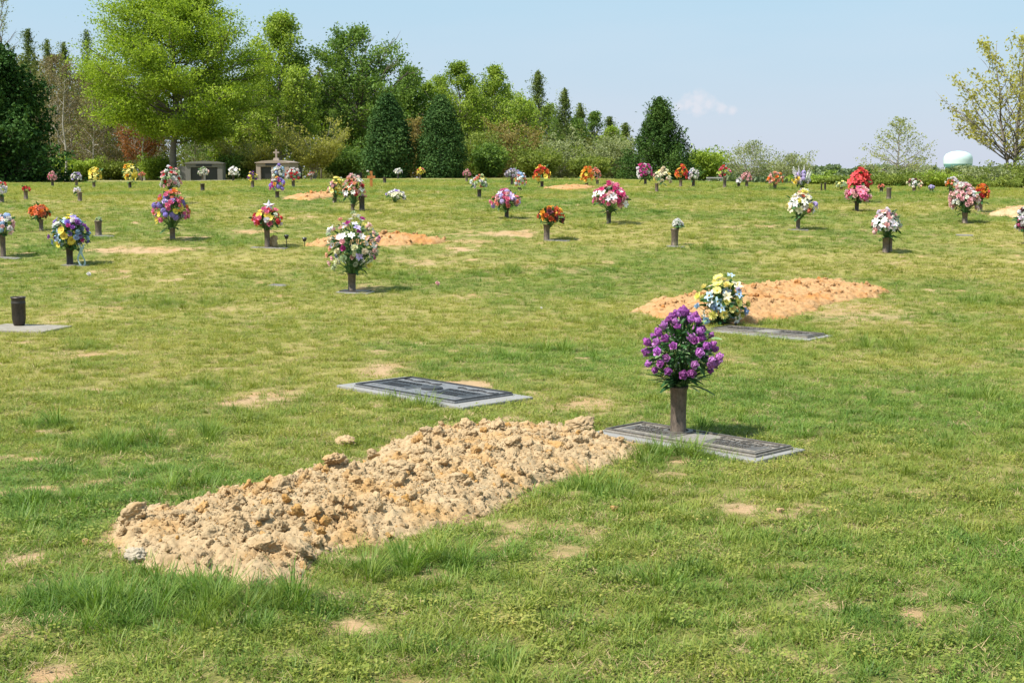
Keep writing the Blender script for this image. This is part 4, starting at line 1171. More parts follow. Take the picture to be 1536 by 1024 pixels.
SHAPES = {
    'broad': lambda t: max(.03, 1 - t ** 2.0) ** .65,
    'capsule': lambda t: min(1, .8 + t) * max(.04, 1 - t ** 2.6) ** .85,
    'dome_tree': lambda t: max(.05, 1 - t ** 2.4) ** .75 * min(1, .7 + t * 1.2),
    'round': lambda t: (max(0, 1 - (2 * t - 1) ** 2)) ** .5 * .95 + .08,
    'oak': lambda t: min(1, (t + .12) / .38) ** .6 * max(0.05, 1 - max(0, (t - .38) / .62) ** 2.2) ** .7,
    'egg': lambda t: min(1, (t + .15) / .33) ** .7 * max(0.04, 1 - max(0, (t - .25) / .75) ** 1.7),
    'cone': lambda t: max(.05, 1.0 - t) ** .85,
    'dome': lambda t: max(.03, 1 - t ** 1.35) ** .95 * min(1, .82 + t),
    'pine': lambda t: max(.10, 1 - t) ** .75 * (.55 + .45 * min(1, t / .25)),
    'vase': lambda t: .35 + .65 * t ** .7,
    'column': lambda t: min(1, t / .2 + .5) * max(.1, 1 - t ** 2.5),
}

def grow(seed, H, Wd, base, tr, n_limb, shape, el0, el1, n_leaf, leaf, puff, forks=1, sub=7, flat=1.0, bare=0.0, aspect=.55, lean=0.0, leader=True):
    """One tree: (trunk-and-limbs mesh, crown mesh) in metres, foot at the origin."""
    rg = np.random.default_rng(seed)
    tb = MB(); pts = []; wts = []
    sh = SHAPES[shape]
    tops = []
    for f in range(forks):
        fa = f * 6.283 / max(1, forks) + rg.uniform(0, 1)
        sp_ = Wd * .16 if forks > 1 else 0
        n = 9; P = []; Rr = []
        for i in range(n):
            t = i / (n - 1)
            wob = .012 * H
            off = sp_ * (t ** .8)
            P.append((off * math.cos(fa) + rg.normal(0, wob) * (t > .1) * t + lean * t * H, off * math.sin(fa) + rg.normal(0, wob) * (t > .1) * t, H * .96 * t - (.25 if i == 0 else 0)))
            Rr.append(max(.012, tr * (1 - .92 * t) * (1.35 if i == 0 else 1) / (forks ** .4)))
        tb.tube(P, Rr, 8)
        tops.append((np.array(P), Rr))
    for i in range(n_limb):
        P, Rr = tops[i % forks]
        t = ((i + rg.uniform(0, .8)) / n_limb)
        ztip = base + t * (H - base)
        R_ = Wd / 2 * sh(t) * rg.uniform(.72, 1.08)
        el = min(math.radians(74), math.radians(el0 + (el1 - el0) * t) + rg.normal(0, .10))
        az = i * 2.39996 + rg.uniform(-.4, .4)
        z0 = max(base * .85, ztip - R_ * math.tan(el) * .8)
        z0 = min(z0, H * .93)
        o = np.array([np.interp(z0, P[:, 2], P[:, k]) for k in range(2)] + [z0])
        d = np.array([math.cos(az), math.sin(az), math.tan(el) * .8])
        m = 6; L = []
        curve = rg.normal(0, .18)
        for q in range(m):
            s = q / (m - 1)
            bend = np.array([-math.sin(az), math.cos(az), 0]) * curve * R_ * s * s
            L.append(o + d * R_ * s + bend + rg.normal(0, .03 * R_, 3) * (q > 0) + np.array([0, 0, .12 * R_ * s * s]))
        L = np.array(L)
        r0 = max(.012, min(tr * .55, tr * .5 * (R_ / (Wd / 2)) ** .7 / forks ** .3))
        tb.tube(L, [r0 * (1 - .82 * q / (m - 1)) for q in range(m)], 5)
        lf = rg.random() >= bare
        for j in range(sub):
            s = .22 + .78 * (j + rg.uniform(0, 1)) / sub
            k = min(m - 2, int(s * (m - 1))); fr = s * (m - 1) - k
            q0 = L[k] * (1 - fr) + L[k + 1] * fr
            ang = az + rg.choice([-1, 1]) * rg.uniform(.35, 1.15)
            sl = R_ * rg.uniform(.25, .5) * (1.15 - .55 * s) + .12
            dv = np.array([math.cos(ang), math.sin(ang), math.tan(el) * .4 + rg.uniform(-.15, .55) * flat])
            S_ = [q0, q0 + dv * sl * .5 + rg.normal(0, .04, 3) * sl, q0 + dv * sl + np.array([0, 0, rg.uniform(-.08, .2)]) * sl]
            tb.tube(S_, [r0 * .33, r0 * .22, r0 * .08], 3)
            if not lf: continue
            for u in (.35, .6, .8, 1.0):
                a_, b_ = (S_[0], S_[1]) if u < .5 else (S_[1], S_[2])
                uu = u * 2 if u < .5 else u * 2 - 1
                pts.append(a_ * (1 - uu) + b_ * uu); wts.append(rg.uniform(.2, 1.3))
        if lf:
            for q in (m - 2, m - 1): pts.append(L[q]); wts.append(1.0)
    if leader and bare < .9:
        for P, _ in tops: pts += [P[-1], P[-2] * .5 + P[-1] * .5]; wts += [1.2, 1.2]
    n_leaf = int(n_leaf * 2.05); leaf *= 1.22
    trunk = tb.mesh('trunk', True)
    pts = np.array(pts); wts = np.array(wts); wts /= wts.sum()
    pick = rg.choice(len(pts), n_leaf, p=wts)
    Pp = pts[pick] + rg.normal(size=(n_leaf, 3)) * np.array([puff, puff, puff * .62 * flat])
    Pp[:, 2] = np.maximum(Pp[:, 2], .15)
    cx, cy = Pp[:, 0].mean(), Pp[:, 1].mean()
    kz = H / np.percentile(Pp[:, 2], 99.3)
    kr = (Wd / 2) / np.percentile(np.hypot(Pp[:, 0], Pp[:, 1]), 96)
    kr = min(kr, 1.25); kz = min(kz, 1.15)
    Pp *= np.array([kr, kr, kz])
    for v_ in trunk.vertices: v_.co = (v_.co.x * kr, v_.co.y * kr, v_.co.z * kz)
    V, F = leaves_np(rg, Pp, leaf, aspect=aspect)
    return trunk, np_mesh('crown', V, F)

def dense(seed, H, Wd, shape, n, leaf, lump=.16, spray=False, aspect=.5, base=.05):
    """Dense evergreen: leaves held on the outer shell, trunk short and hidden."""
    rg = np.random.default_rng(seed)
    sh = SHAPES[shape]
    tb = MB().tube([(0, 0, -.25), (.02 * H, 0, H * .4), (0, 0, H * .88)], [Wd * .05, Wd * .035, .02], 7)
    Ps = []; Os = []
    if spray:
        ns = n // 26
        for i in range(ns):
            t = rg.random() ** 1.15; a = rg.uniform(0, 6.283)
            lob = 1 + lump * math.sin(a * 3 + t * 9 + seed) + lump * .8 * math.sin(a * 5 - t * 17)
            Rr = Wd / 2 * sh(t) * lob * rg.uniform(.72, 1.06)
            tip = np.array([Rr * math.cos(a), Rr * math.sin(a), base * H + t * H * (1 - base)])
            d = np.array([math.cos(a), math.sin(a), rg.uniform(.5, 1.3)]); d /= np.linalg.norm(d)
            L = Wd * rg.uniform(.10, .26)
            u = rg.random((26, 1))
            q = tip - d * L * (1 - u) + rg.normal(0, 1, (26, 3)) * (.045 * Wd * (1.1 - u))
            Ps.append(q); Os.append(np.repeat(d[None] * .5, 26, 0))
            if i % 3 == 0: tb.tube([(0, 0, max(.1, tip[2] - Rr * .5)), tip - d * L * .4], [.02, .008], 3)
        P = np.concatenate(Ps); O = np.concatenate(Os)
    else:
        t = rg.random(n) ** 1.1; a = rg.uniform(0, 6.283, n)
        shv = np.array([sh(x) for x in t])
        lob = 1 + lump * (fbm(a * 2.2 + 5, t * 7, seed, 3) - .5) * 2.4
        rr = Wd / 2 * shv * lob * (1 - np.abs(rg.normal(0, .22, n)))
        P = np.stack([rr * np.cos(a), rr * np.sin(a), base * H + t * H * (1 - base)], -1) + rg.normal(0, .045 * Wd, (n, 3))
        O = np.stack([np.cos(a), np.sin(a), np.full(n, .4)], -1) * .9
        for i in range(30):
            t_ = rg.random() * .8; a_ = rg.uniform(0, 6.28); R_ = Wd / 2 * sh(t_) * .8
            tb.tube([(0, 0, t_ * H), (R_ * math.cos(a_), R_ * math.sin(a_), t_ * H + R_ * .4)], [.03, .01], 3)
    P[:, 2] = np.maximum(P[:, 2], .04)
    V, F = leaves_np(rg, P, leaf, up=.4, out=O, aspect=aspect)
    return tb.mesh('trunk', True), np_mesh('crown', V, F)

LM = {
    'lime': leaf_mat('lime_leaves', (.134, .213, .022), (.246, .342, .034), (.398, .493, .062), .45),
    'fresh': leaf_mat('fresh_leaves', (0.121, .188, .027), (0.235, .328, .045), (0.392, .473, .081), .4),
    'oak': leaf_mat('oak_leaves', (0.071, .130, .026), (0.133, .221, .042), (0.237, .325, .068), .36),
    'holly': leaf_mat('holly_leaves', (.019, .050, .012), (.043, .098, .022), (.096, .168, .042), .15, .75),
    'cedar': leaf_mat('cedar_leaves', (.023, .058, .010), (.052, .107, .021), (.111, .182, .036), .15, .8),
    'magnolia': leaf_mat('evergreen_leaves', (.012, .036, .007), (.031, .082, .014), (.090, .168, .036), .15, .75),
    'pine': leaf_mat('pine_needles', (0.079, .119, .027), (0.142, .194, .048), (0.257, .294, .081), .25),
    'olive': leaf_mat('olive_leaves', (.098, .134, .024), (.177, .226, .043), (.287, .329, .073), .38),
    'myrtle': leaf_mat('myrtle_leaves', (.184, .190, .034), (.299, .293, .063), (.414, .391, .109), .4),
    'bronze': leaf_mat('bronze_leaves', (.143, .105, .033), (.220, .176, .055), (.319, .264, .088), .35),
    'rust': leaf_mat('rusty_leaves', (.156, .060, .024), (.264, .102, .036), (.360, .168, .060), .35),
    'brown': leaf_mat('brownish_twigs', (.125, .094, .050), (.200, .156, .081), (.250, .237, .100), .3),
    'sage': leaf_mat('sage_leaves', (.176, .209, .099), (.264, .297, .143), (.385, .407, .220), .4),
    'ochre': leaf_mat('ochre_leaves', (.270, .250, .060), (.400, .370, .100), (.500, .490, .170), .5),
    'pale': leaf_mat('pale_leaves', (.200, .220, .080), (.300, .330, .130), (.420, .440, .200), .45),
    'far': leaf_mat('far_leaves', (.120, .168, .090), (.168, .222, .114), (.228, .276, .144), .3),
}

def plant_tree(name, label, cat, px, depth, top, wpx, maker, lm, bark=BARK, group=None, rz=0.0, base_y=None, kw=None):
    p = at_depth(px, depth)
    k = ppm(p)
    py_base = HORIZON + (EYE - p.z) * F_PX / depth
    H = (py_base - top) / k; Wd = wpx / k
    tr, cr = maker(H=H, Wd=Wd, **(kw or {}))
    root = thing(name, label, cat, p, rz, group)
    obj('trunk', tr, bark, root)
    obj('crown', cr, LM[lm], root)
    return root, H, Wd, tr, cr

def G(**k): return lambda H, Wd: grow(H=H, Wd=Wd, **{kk: (vv(H, Wd) if callable(vv) else vv) for kk, vv in k.items()})
def D(**k): return lambda H, Wd: dense(H=H, Wd=Wd, **k)

# key trees
plant_tree('evergreen_tree', 'broad very dark evergreen at the picture edge beside the drive', 'tree', 2, 62, 58, 190, D(seed=1, shape='broad', n=46000, leaf=.19, lump=.25, spray=True, base=.0), 'magnolia')
plant_tree('oak_tree', 'large lime-green spreading tree with a straight trunk, tallest on the lawn edge', 'tree', 267, 88, -30, 262,
           G(seed=2, base=2.6, tr=.21, lean=.035, n_limb=60, shape='egg', el0=8, el1=52, n_leaf=60000, leaf=.125, puff=.44, sub=9, flat=.7), 'lime', BARK_GREY)
plant_tree('red_tree', 'small tree with rusty red new leaves under the lime-green tree', 'tree', 218, 93, 172, 70, G(seed=3, base=1.2, tr=.08, n_limb=22, shape='round', el0=45, el1=65, n_leaf=2600, leaf=.11, puff=.22, forks=2), 'rust', BARK_PALE)
plant_tree('ash_tree', 'tall yellow-green tree with an airy top next to the lime-green tree', 'tree', 425, 99, 28, 125, G(seed=4, base=2.0, tr=.2, n_limb=34, shape='egg', el0=25, el1=60, n_leaf=11000, leaf=.16, puff=.34), 'fresh', BARK_GREY)
plant_tree('dark_oak_tree', 'broad rounded dark green oak with sky showing through its lower limbs', 'tree', 540, 102, 50, 185, G(seed=5, base=2.4, tr=.26, n_limb=40, shape='oak', el0=22, el1=66, n_leaf=15000, leaf=.17, puff=.34, bare=.08), 'oak', BARK)
plant_tree('green_tree', 'smaller dark green tree between the rounded oak and the hollies', 'tree', 615, 110, 104, 70, G(seed=6, base=2.2, tr=.16, n_limb=26, shape='egg', el0=25, el1=60, n_leaf=6000, leaf=.17, puff=.36), 'oak')
plant_tree('holly_tree', 'clipped dark cone of holly nearer the wooden cross', 'tree', 584, 78, 146, 76, D(seed=7, shape='capsule', n=20000, leaf=.15, lump=.34, base=.0), 'holly')
plant_tree('holly_tree', 'blunt-topped dark holly nearer the small round pink bouquet', 'tree', 663, 78, 148, 72, D(seed=8, shape='capsule', n=20000, leaf=.14, lump=.32, base=.0), 'holly')
plant_tree('cedar_tree', 'dark pyramidal cedar standing apart at the end of the wood', 'tree', 985, 70, 148, 128, D(seed=9, shape='dome', n=38000, leaf=.14, lump=.17, spray=True, aspect=.35, base=.0), 'cedar')
plant_tree('crape_myrtle', 'fan-shaped yellow-green shrub between the two mausoleums', 'shrub', 388, 87, 188, 96, G(seed=10, base=.9, tr=.07, n_limb=40, shape='vase', el0=52, el1=66, n_leaf=4200, leaf=.10, puff=.13, forks=4, sub=8), 'myrtle', BARK_PALE)
plant_tree('crape_myrtle', 'fan-shaped yellow-green shrub with pale trunks past the stone cross', 'shrub', 476, 87, 182, 108, G(seed=11, base=.9, tr=.07, n_limb=44, shape='vase', el0=48, el1=64, n_leaf=5200, leaf=.10, puff=.14, forks=4, sub=8), 'myrtle', BARK_PALE)
plant_tree('young_tree', 'small pale sparse pyramidal tree on its own above the hedge', 'tree', 1338, 72, 178, 118, G(seed=12, base=.5, tr=.055, n_limb=40, shape='dome', el0=10, el1=60, n_leaf=1300, leaf=.085, puff=.10, sub=8), 'pale', BARK_PALE)
plant_tree('bare_oak_tree', 'large half-leafed ochre tree with many bare grey limbs behind the hedge', 'tree', 1508, 66, 58, 190, G(seed=13, base=1.5, tr=.12, n_limb=46, shape='dome_tree', el0=35, el1=70, n_leaf=3300, leaf=.125, puff=.12, forks=3, sub=9, bare=.12, leader=False), 'ochre', BARK_GREY)
# sweetgums and pines along the wood, stepping down towards the cedar
for i, (x, top, w, d, lm, sh, n, lab) in enumerate([
    (640, 128, 70, 112, 'fresh', 'egg', 4500, 'pale green tree rising just behind the gap between the hollies'),
    (690, 98, 108, 106, 'fresh', 'egg', 7500, 'feathery light green tree behind the blunt-topped holly'),
    (742, 104, 108, 108, 'fresh', 'egg', 7000, 'feathery light green tree, the second one past the blunt-topped holly'),
    (716, 128, 90, 113, 'fresh', 'round', 6000, 'light green tree filling the gap between the two feathery ones'),
    (664, 118, 80, 115, 'fresh', 'egg', 5500, 'light green tree rising straight behind the blunt-topped holly'),
    (768, 138, 80, 110, 'fresh', 'round', 5200, 'broad light green tree beyond the feathery pair'),
    (822, 160, 74, 117, 'fresh', 'egg', 4500, 'light green tree between the tallest and second tallest pines'),
    (862, 180, 66, 119, 'oak', 'egg', 4200, 'mid green tree filling in under the second tallest pine'),
    (916, 192, 60, 124, 'fresh', 'egg', 3600, 'light green tree low in the row beside the cedar'),
    (785, 150, 60, 104, 'fresh', 'round', 4200, 'bushy light green tree at the foot of the tallest pine'),
    (890, 170, 48, 128, 'oak', 'egg', 3200, 'dark green broadleaf tree low in the row of pines'),
    (20, -30, 60, 118, 'sage', 'egg', 900, 'tall nearly bare tree showing over the dark evergreen'),
    (455, 105, 60, 92, 'fresh', 'round', 4200, 'yellow-green bushy tree leaning on the rounded oak'),
    (350, 120, 90, 100, 'fresh', 'round', 5000, 'deep yellow-green tree under the lime-green crown beside the mausoleum'),
    (170, 110, 90, 104, 'fresh', 'egg', 4800, 'light green tree behind the brown thicket')]):
    plant_tree('wood_tree', lab, 'tree', x, d, top, w, G(seed=30 + i, base=1.2, tr=.13, n_limb=44, shape=sh, el0=25, el1=70, n_leaf=n, leaf=.14, puff=.2, sub=8, bare=.12), lm, BARK_GREY)
for i, (x, top, w, d, lab) in enumerate([
    (806, 108, 56, 112, 'tallest slim pine in the row stepping down to the cedar'), (845, 134, 46, 116, 'second tallest slim pine in the row stepping down to the cedar'),
    (868, 156, 40, 122, 'slim pine next down from the second tallest in the row'), (912, 176, 36, 130, 'small pine near the low end of the row'), (935, 184, 34, 134, 'lowest pine beside the cedar'),
    (60, 44, 52, 116, 'tall pine above the dark evergreen with a tufted top'), (88, 62, 44, 114, 'brownish pine next to the tufted pine'), (112, 66, 44, 118, 'thin pine at the edge of the brown thicket'), (146, 48, 54, 122, 'dark pine peeping past the lime-green tree'),
    (720, 150, 44, 120, 'thin pine showing between the two feathery trees')]):
    plant_tree('pine_tree', lab, 'tree', x, d, top, w * 1.7, D(seed=60 + i, shape='cone', n=9000, leaf=.2, lump=.28, spray=True, aspect=.3, base=.12), 'pine', BARK)
# understorey shrubs in front of the wood
SHR = [(712, 200, 84, 84, 'olive', 'olive green bush touching the blunt-topped holly'), (765, 184, 92, 92, 'bronze', 'bronze-tinged bush behind the lavender bouquet'), (806, 216, 70, 84, 'olive', 'olive bush behind the red, orange and yellow bouquet'),
       (842, 200, 84, 96, 'sage', 'grey-green bush under the slim pines'), (882, 222, 60, 84, 'olive', 'olive bush behind the wide orange and yellow bouquet'), (916, 206, 70, 96, 'sage', 'grey-green bush joined to the cedar'),
       (630, 180, 60, 90, 'bronze', 'bronze bush filling the gap between the two hollies'), (735, 218, 50, 80, 'oak', 'low dark bush under the bronze-tinged one'),
       (1052, 226, 60, 74, 'fresh', 'bright green bush just past the cedar'), (1118, 212, 96, 78, 'sage', 'thin grey-green bush with pale twigs, taller of two'), (1180, 228, 72, 76, 'sage', 'thin grey-green bush with pale twigs, lower of two'),
       (126, 236, 60, 92, 'fresh', 'low green bush at the foot of the brown thicket'), (243, 232, 50, 90, 'fresh', 'low green bush by the trunk of the lime-green tree'), (180, 240, 60, 94, 'olive', 'low olive bush behind the yellow bouquets'),
       (362, 230, 46, 87, 'oak', 'dark bush with pale blossom behind the round white bouquet'), (520, 214, 70, 90, 'oak', 'shaded bush under the rounded oak')]
for i, (x, top, w, d, lm, lab) in enumerate(SHR):
    sparse = 'thin' in lab
    plant_tree('shrub', lab, 'shrub', x, d, top, w, G(seed=90 + i, base=.25, tr=.05, n_limb=34, shape='round' if not sparse else 'egg', el0=30, el1=70, n_leaf=1700 if sparse else 4200, leaf=.085 if sparse else .12, puff=.15 if sparse else .22, forks=3, sub=7, leader=False), lm, BARK_PALE if sparse else BARK_GREY)
# hedge of rough bushes on the falling side of the lawn
HED = [(1216, 256, 60, 66, 'fresh'), (1256, 262, 52, 64, 'olive'), (1292, 260, 56, 66, 'sage'), (1324, 252, 56, 63, 'olive'), (1358, 250, 60, 65, 'sage'), (1396, 248, 60, 63, 'fresh'), (1432, 242, 62, 66, 'olive'), (1466, 246, 60, 62, 'sage'),
       (1500, 240, 66, 63, 'olive'), (1538, 236, 66, 64, 'olive'), (1580, 240, 66, 62, 'olive'), (1482, 262, 60, 60, 'olive'), (1345, 260, 60, 61, 'olive')]
HLAB = ['green bush at the low end of the hedge behind the plumed bouquet', 'low olive bush behind the two dark vases', 'grey-green bush behind the tall red flowers', 'olive hedge bush at the side of the small pale tree', 'grey-green hedge bush directly under the small pale tree',
        'brighter green hedge bush before the water tower', 'olive hedge bush hiding the legs of the water tower', 'grey-green hedge bush just past the water tower', 'olive hedge bush around the foot of the half-leafed tree', 'olive hedge bush beyond the trunk of the half-leafed tree',
        'olive hedge bush beyond the last flowers at the picture edge', 'lowest olive bush in front of the half-leafed tree', 'low bush in front of the small pale tree']
for i, ((x, top, w, d, lm), lab) in enumerate(zip(HED, HLAB)):
    plant_tree('hedge_bush', lab, 'bush', x, d, top + (10 if 1390 < x < 1440 else 2), w * 1.3, G(seed=120 + i, base=.12, tr=.035, n_limb=34, shape='round', el0=25, el1=70, n_leaf=2300, leaf=.095, puff=.15, forks=3, sub=6, leader=False), lm, BARK_GREY, 'rough hedge behind the flowers')
# brown thicket of slender saplings: three grown, the rest copied
protos = []
for i in range(3):
    tr, cr = grow(seed=140 + i, H=8.0, Wd=3.2, base=1.4, tr=.075, n_limb=26, shape='egg', el0=25, el1=62, n_leaf=1500, leaf=.11, puff=.26, sub=7)
    protos.append((tr, cr))
TH = [(100, 96, 85), (118, 99, 95), (134, 102, 110), (150, 95, 120), (166, 98, 128), (184, 103, 118), (200, 97, 140), (232, 100, 130), (246, 105, 120), (88, 101, 88), (300, 104, 130), (330, 107, 140), (372, 108, 120), (486, 106, 130), (505, 98, 165), (560, 108, 150), (158, 107, 100), (192, 108, 105), (655, 110, 160), (780, 112, 170), (830, 110, 178)]
thick = []
for i, (x, d, top) in enumerate(TH):
    p = at_depth(x, d); H = (HORIZON + (EYE - p.z) * F_PX / d - top) / ppm(p)
    if x > 280: r = thing('sapling', 'slender green sapling in the shaded wood behind the hollies and mausoleums', 'sapling', p, i * 1.3, 'green saplings in the shaded wood')
    else: r = thing('sapling', 'slender brownish sapling in the thicket between dark evergreen and lime-green tree', 'sapling', p, i * 1.3, 'saplings of the brown thicket')
    t_ = obj('trunk', protos[i % 3][0], BARK_PALE if i % 3 == 0 else BARK_GREY, r)
    c_ = obj('crown', protos[i % 3][1], LM['brown'], r)
    if x > 280:
        c_.material_slots[0].link = 'OBJECT'; c_.material_slots[0].material = LM['oak']
    s = H / 8.0
    r.scale = (s * .9, s * .9, s)
for x, d, top, lab in [(108, 90, 120, 'pale straight bare trunk standing at the edge of the brown thicket'), (224, 91, 190, 'pale leaning bare trunk under the rusty red tree')]:
    p = at_depth(x, d); H = (HORIZON + (EYE - p.z) * F_PX / d - top) / ppm(p)
    r = thing('bare_tree', lab, 'tree', p)
    b = MB().tube([(0, 0, -.2), (.10, 0, H * .25), (-.08, .02, H * .55), (.06, 0, H * .8), (.18, 0, H)], [.085, .065, .045, .03, .01], 8)
    for q in range(14):
        z = H * (.3 + .05 * q); a = q * 2.4; L = .5 + .5 * random.random()
        b.tube([(0, 0, z), (L * .5 * math.cos(a), L * .5 * math.sin(a), z + .25), (L * math.cos(a), L * math.sin(a), z + .6)], [.02, .012, .004], 4)
    obj('trunk', b, BARK_PALE, r)

# the wood behind: one mass
rg2 = np.random.default_rng(77)
fb = MB(); FV = []; FF = []; off = 0
topx = [-400, 0, 110, 200, 300, 400, 560, 640, 720, 800, 880, 930, 960]
topy = [40, 70, 85, 100, 90, 95, 110, 130, 140, 160, 186, 205, 225]
for i in range(120):
    x = rg2.uniform(-380, 955); d = rg2.uniform(118, 150)
    p = at_depth(x, d)
    top = np.interp(x, topx, topy) + rg2.uniform(0, 45)
    H = max(2.5, (HORIZON + (EYE - p.z) * F_PX / d - top) / ppm(p))
    Wd = H * rg2.uniform(.3, .5)
    fb.tube([(p.x, p.y, p.z - .3), (p.x + rg2.normal(0, .2), p.y, p.z + H * .5), (p.x + rg2.normal(0, .3), p.y, p.z + H * .95)], [.15, .1, .02], 5)
    n = 900
    t = rg2.random(n) ** .8
    sh = np.sin(np.pi * (.12 + .86 * t)) ** .7
    a = rg2.uniform(0, 6.283, n)
    rr = Wd / 2 * sh * np.sqrt(rg2.random(n)) * (1 + .3 * np.sin(a * 3 + i))
    P = np.stack([p.x + rr * np.cos(a), p.y + rr * np.sin(a), p.z + .25 + t * H * .97], -1)
    V, F = leaves_np(rg2, P, .34)
    FV.append(V); FF.append(F + off); off += len(V)
    if True:                                     # scrub at its foot
        n = 520
        ys = rg2.uniform(108, 120)
        sx = p.x * ys / d; sz = float(terrain(sx, ys))
        P = np.stack([sx + rg2.normal(0, 1.5, n), ys + rg2.normal(0, 1, n), sz + np.abs(rg2.normal(0, 1.5, n))], -1)
        V, F = leaves_np(rg2, P, .26)
        FV.append(V); FF.append(F + off); off += len(V)
wood = bpy.data.objects.new('forest', None); COL.objects.link(wood); wood['kind'] = 'stuff'
FOREST = leaf_mat('forest_leaves', (.085, .095, .03), (.145, .155, .048), (.21, .23, .075), .38, clump=.12)
a_ = obj('crown', np_mesh('forest_crowns', np.concatenate(FV), np.concatenate(FF)), FOREST, wood); a_['kind'] = 'stuff'
b_ = obj('trunk', fb.mesh('forest_trunks', True), BARK, wood); b_['kind'] = 'stuff'

# far tree line on the falling side and the water tower
FV = []; FF = []; off = 0
for i in range(120):
    x = rg2.uniform(900, 1800); d = rg2.uniform(330, 420)
    p = at_depth(x, d); top = rg2.uniform(247, 256)
    H = (HORIZON + (EYE - p.z) * F_PX / d - top) / ppm(p)
    n = 700; t = rg2.random(n) ** .7; a = rg2.uniform(0, 6.283, n)
    rr = H * .5 * np.sin(np.pi * (.25 + .68 * t)) * np.sqrt(rg2.random(n))
    P = np.stack([p.x + rr * np.cos(a), p.y + rr * np.sin(a), p.z + t * H], -1)
    V, F = leaves_np(rg2, P, 1.3)
    FV.append(V); FF.append(F + off); off += len(V)
w2 = obj('distant_woods', np_mesh('distant_woods', np.concatenate(FV), np.concatenate(FF)), LM['far']); w2['kind'] = 'stuff'

p = at_depth(1427, 520); k = ppm(p)
wt = thing('water_tower', 'pale aqua water tower tank showing over the hedge', 'water tower', p)
rt = 21 / k; zt = 1.5 - p.z + (HORIZON - 227) / k; zb = 1.5 - p.z + (HORIZON - 246) / k
hh = zt - zb
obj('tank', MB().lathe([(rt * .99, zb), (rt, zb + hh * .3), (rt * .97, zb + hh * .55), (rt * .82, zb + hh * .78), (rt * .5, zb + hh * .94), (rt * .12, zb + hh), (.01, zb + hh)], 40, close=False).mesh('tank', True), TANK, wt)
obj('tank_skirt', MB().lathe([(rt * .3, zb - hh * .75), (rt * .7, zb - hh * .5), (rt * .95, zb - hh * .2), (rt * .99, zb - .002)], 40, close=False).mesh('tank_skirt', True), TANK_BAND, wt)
for q in range(6):
    a = q * math.pi / 3 + .2
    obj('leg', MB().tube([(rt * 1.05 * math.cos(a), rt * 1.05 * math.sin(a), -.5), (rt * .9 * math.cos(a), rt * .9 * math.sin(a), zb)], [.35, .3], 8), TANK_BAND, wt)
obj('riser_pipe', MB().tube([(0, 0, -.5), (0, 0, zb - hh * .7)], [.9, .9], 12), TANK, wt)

# ------------------------------------------------------------------ grass: tufts instanced on the ground
def blade(b, rg, x, y, h, w, lean, az, bend):
    dx, dy = math.cos(az), math.sin(az); px_, py_ = -dy, dx
    V = []
    for t, ww in ((0, 1), (.4, .95), (.75, .65)):
        o = lean * t + bend * t * t
        z = h * (t - .35 * bend * t * t / max(h, .01) * .5)
        for s in (-1, 1): V.append((x + dx * o + px_ * w * ww * s / 2, y + dy * o + py_ * w * ww * s / 2, z))
    o = lean + bend
    V.append((x + dx * o, y + dy * o, h * (1 - .18 * bend / max(h, .01))))
    b.add(V, [(0, 1, 3, 2), (2, 3, 5, 4), (4, 5, 6)])

def tuft(kind, seed):
    rg = random.Random(seed); b = MB()
    if kind == 'short':
        for i in range(36):
            r = .065 * math.sqrt(rg.random()); a = rg.uniform(0, 6.283)
            h = rg.uniform(.010, .034)
            blade(b, rg, r * math.cos(a), r * math.sin(a), h, rg.uniform(.0025, .0045), rg.uniform(.008, .03), rg.uniform(0, 6.283), rg.uniform(0, .03))
    elif kind == 'mid':
        for i in range(34):
            r = .05 * math.sqrt(rg.random()); a = rg.uniform(0, 6.283)
            h = rg.uniform(.025, .07)
            blade(b, rg, r * math.cos(a), r * math.sin(a), h, rg.uniform(.0025, .0042), rg.uniform(.01, .04), a + rg.uniform(-.8, .8), rg.uniform(0, .05))
    elif kind == 'tall':
        for i in range(46):
            r = .045 * math.sqrt(rg.random()); a = rg.uniform(0, 6.283)
            h = rg.uniform(.08, .18)
            blade(b, rg, r * math.cos(a), r * math.sin(a), h, rg.uniform(.003, .0055), rg.uniform(.02, .08), a + rg.uniform(-.7, .7), rg.uniform(.02, .12))
    elif kind == 'weed':
        for i in range(26):
            r = .06 * math.sqrt(rg.random()); a = rg.uniform(0, 6.283); z = rg.uniform(.012, .04)
            L = rg.uniform(.008, .015)
            M = Matrix.Translation((r * math.cos(a), r * math.sin(a), z)) @ Matrix.Rotation(rg.uniform(0, 6.28), 4, 'Z') @ Matrix.Rotation(rg.uniform(-.6, .3), 4, 'Y')
            put(b, petal(L, L * .75, -.3, .06, 2), M)
        for i in range(8):
            a = rg.uniform(0, 6.283); r = .05 * rg.random()
            blade(b, rg, r * math.cos(a), r * math.sin(a), rg.uniform(.02, .04), .003, .01, a, .01)
    else:                                        # straw: flat dead strands
        for i in range(22):
            r = .07 * math.sqrt(rg.random()); a = rg.uniform(0, 6.283)
            blade(b, rg, r * math.cos(a), r * math.sin(a), rg.uniform(.008, .02), rg.uniform(.002, .0035), rg.uniform(.03, .07), rg.uniform(0, 6.283), rg.uniform(0, .02))
    return b.mesh('tuft_' + kind)

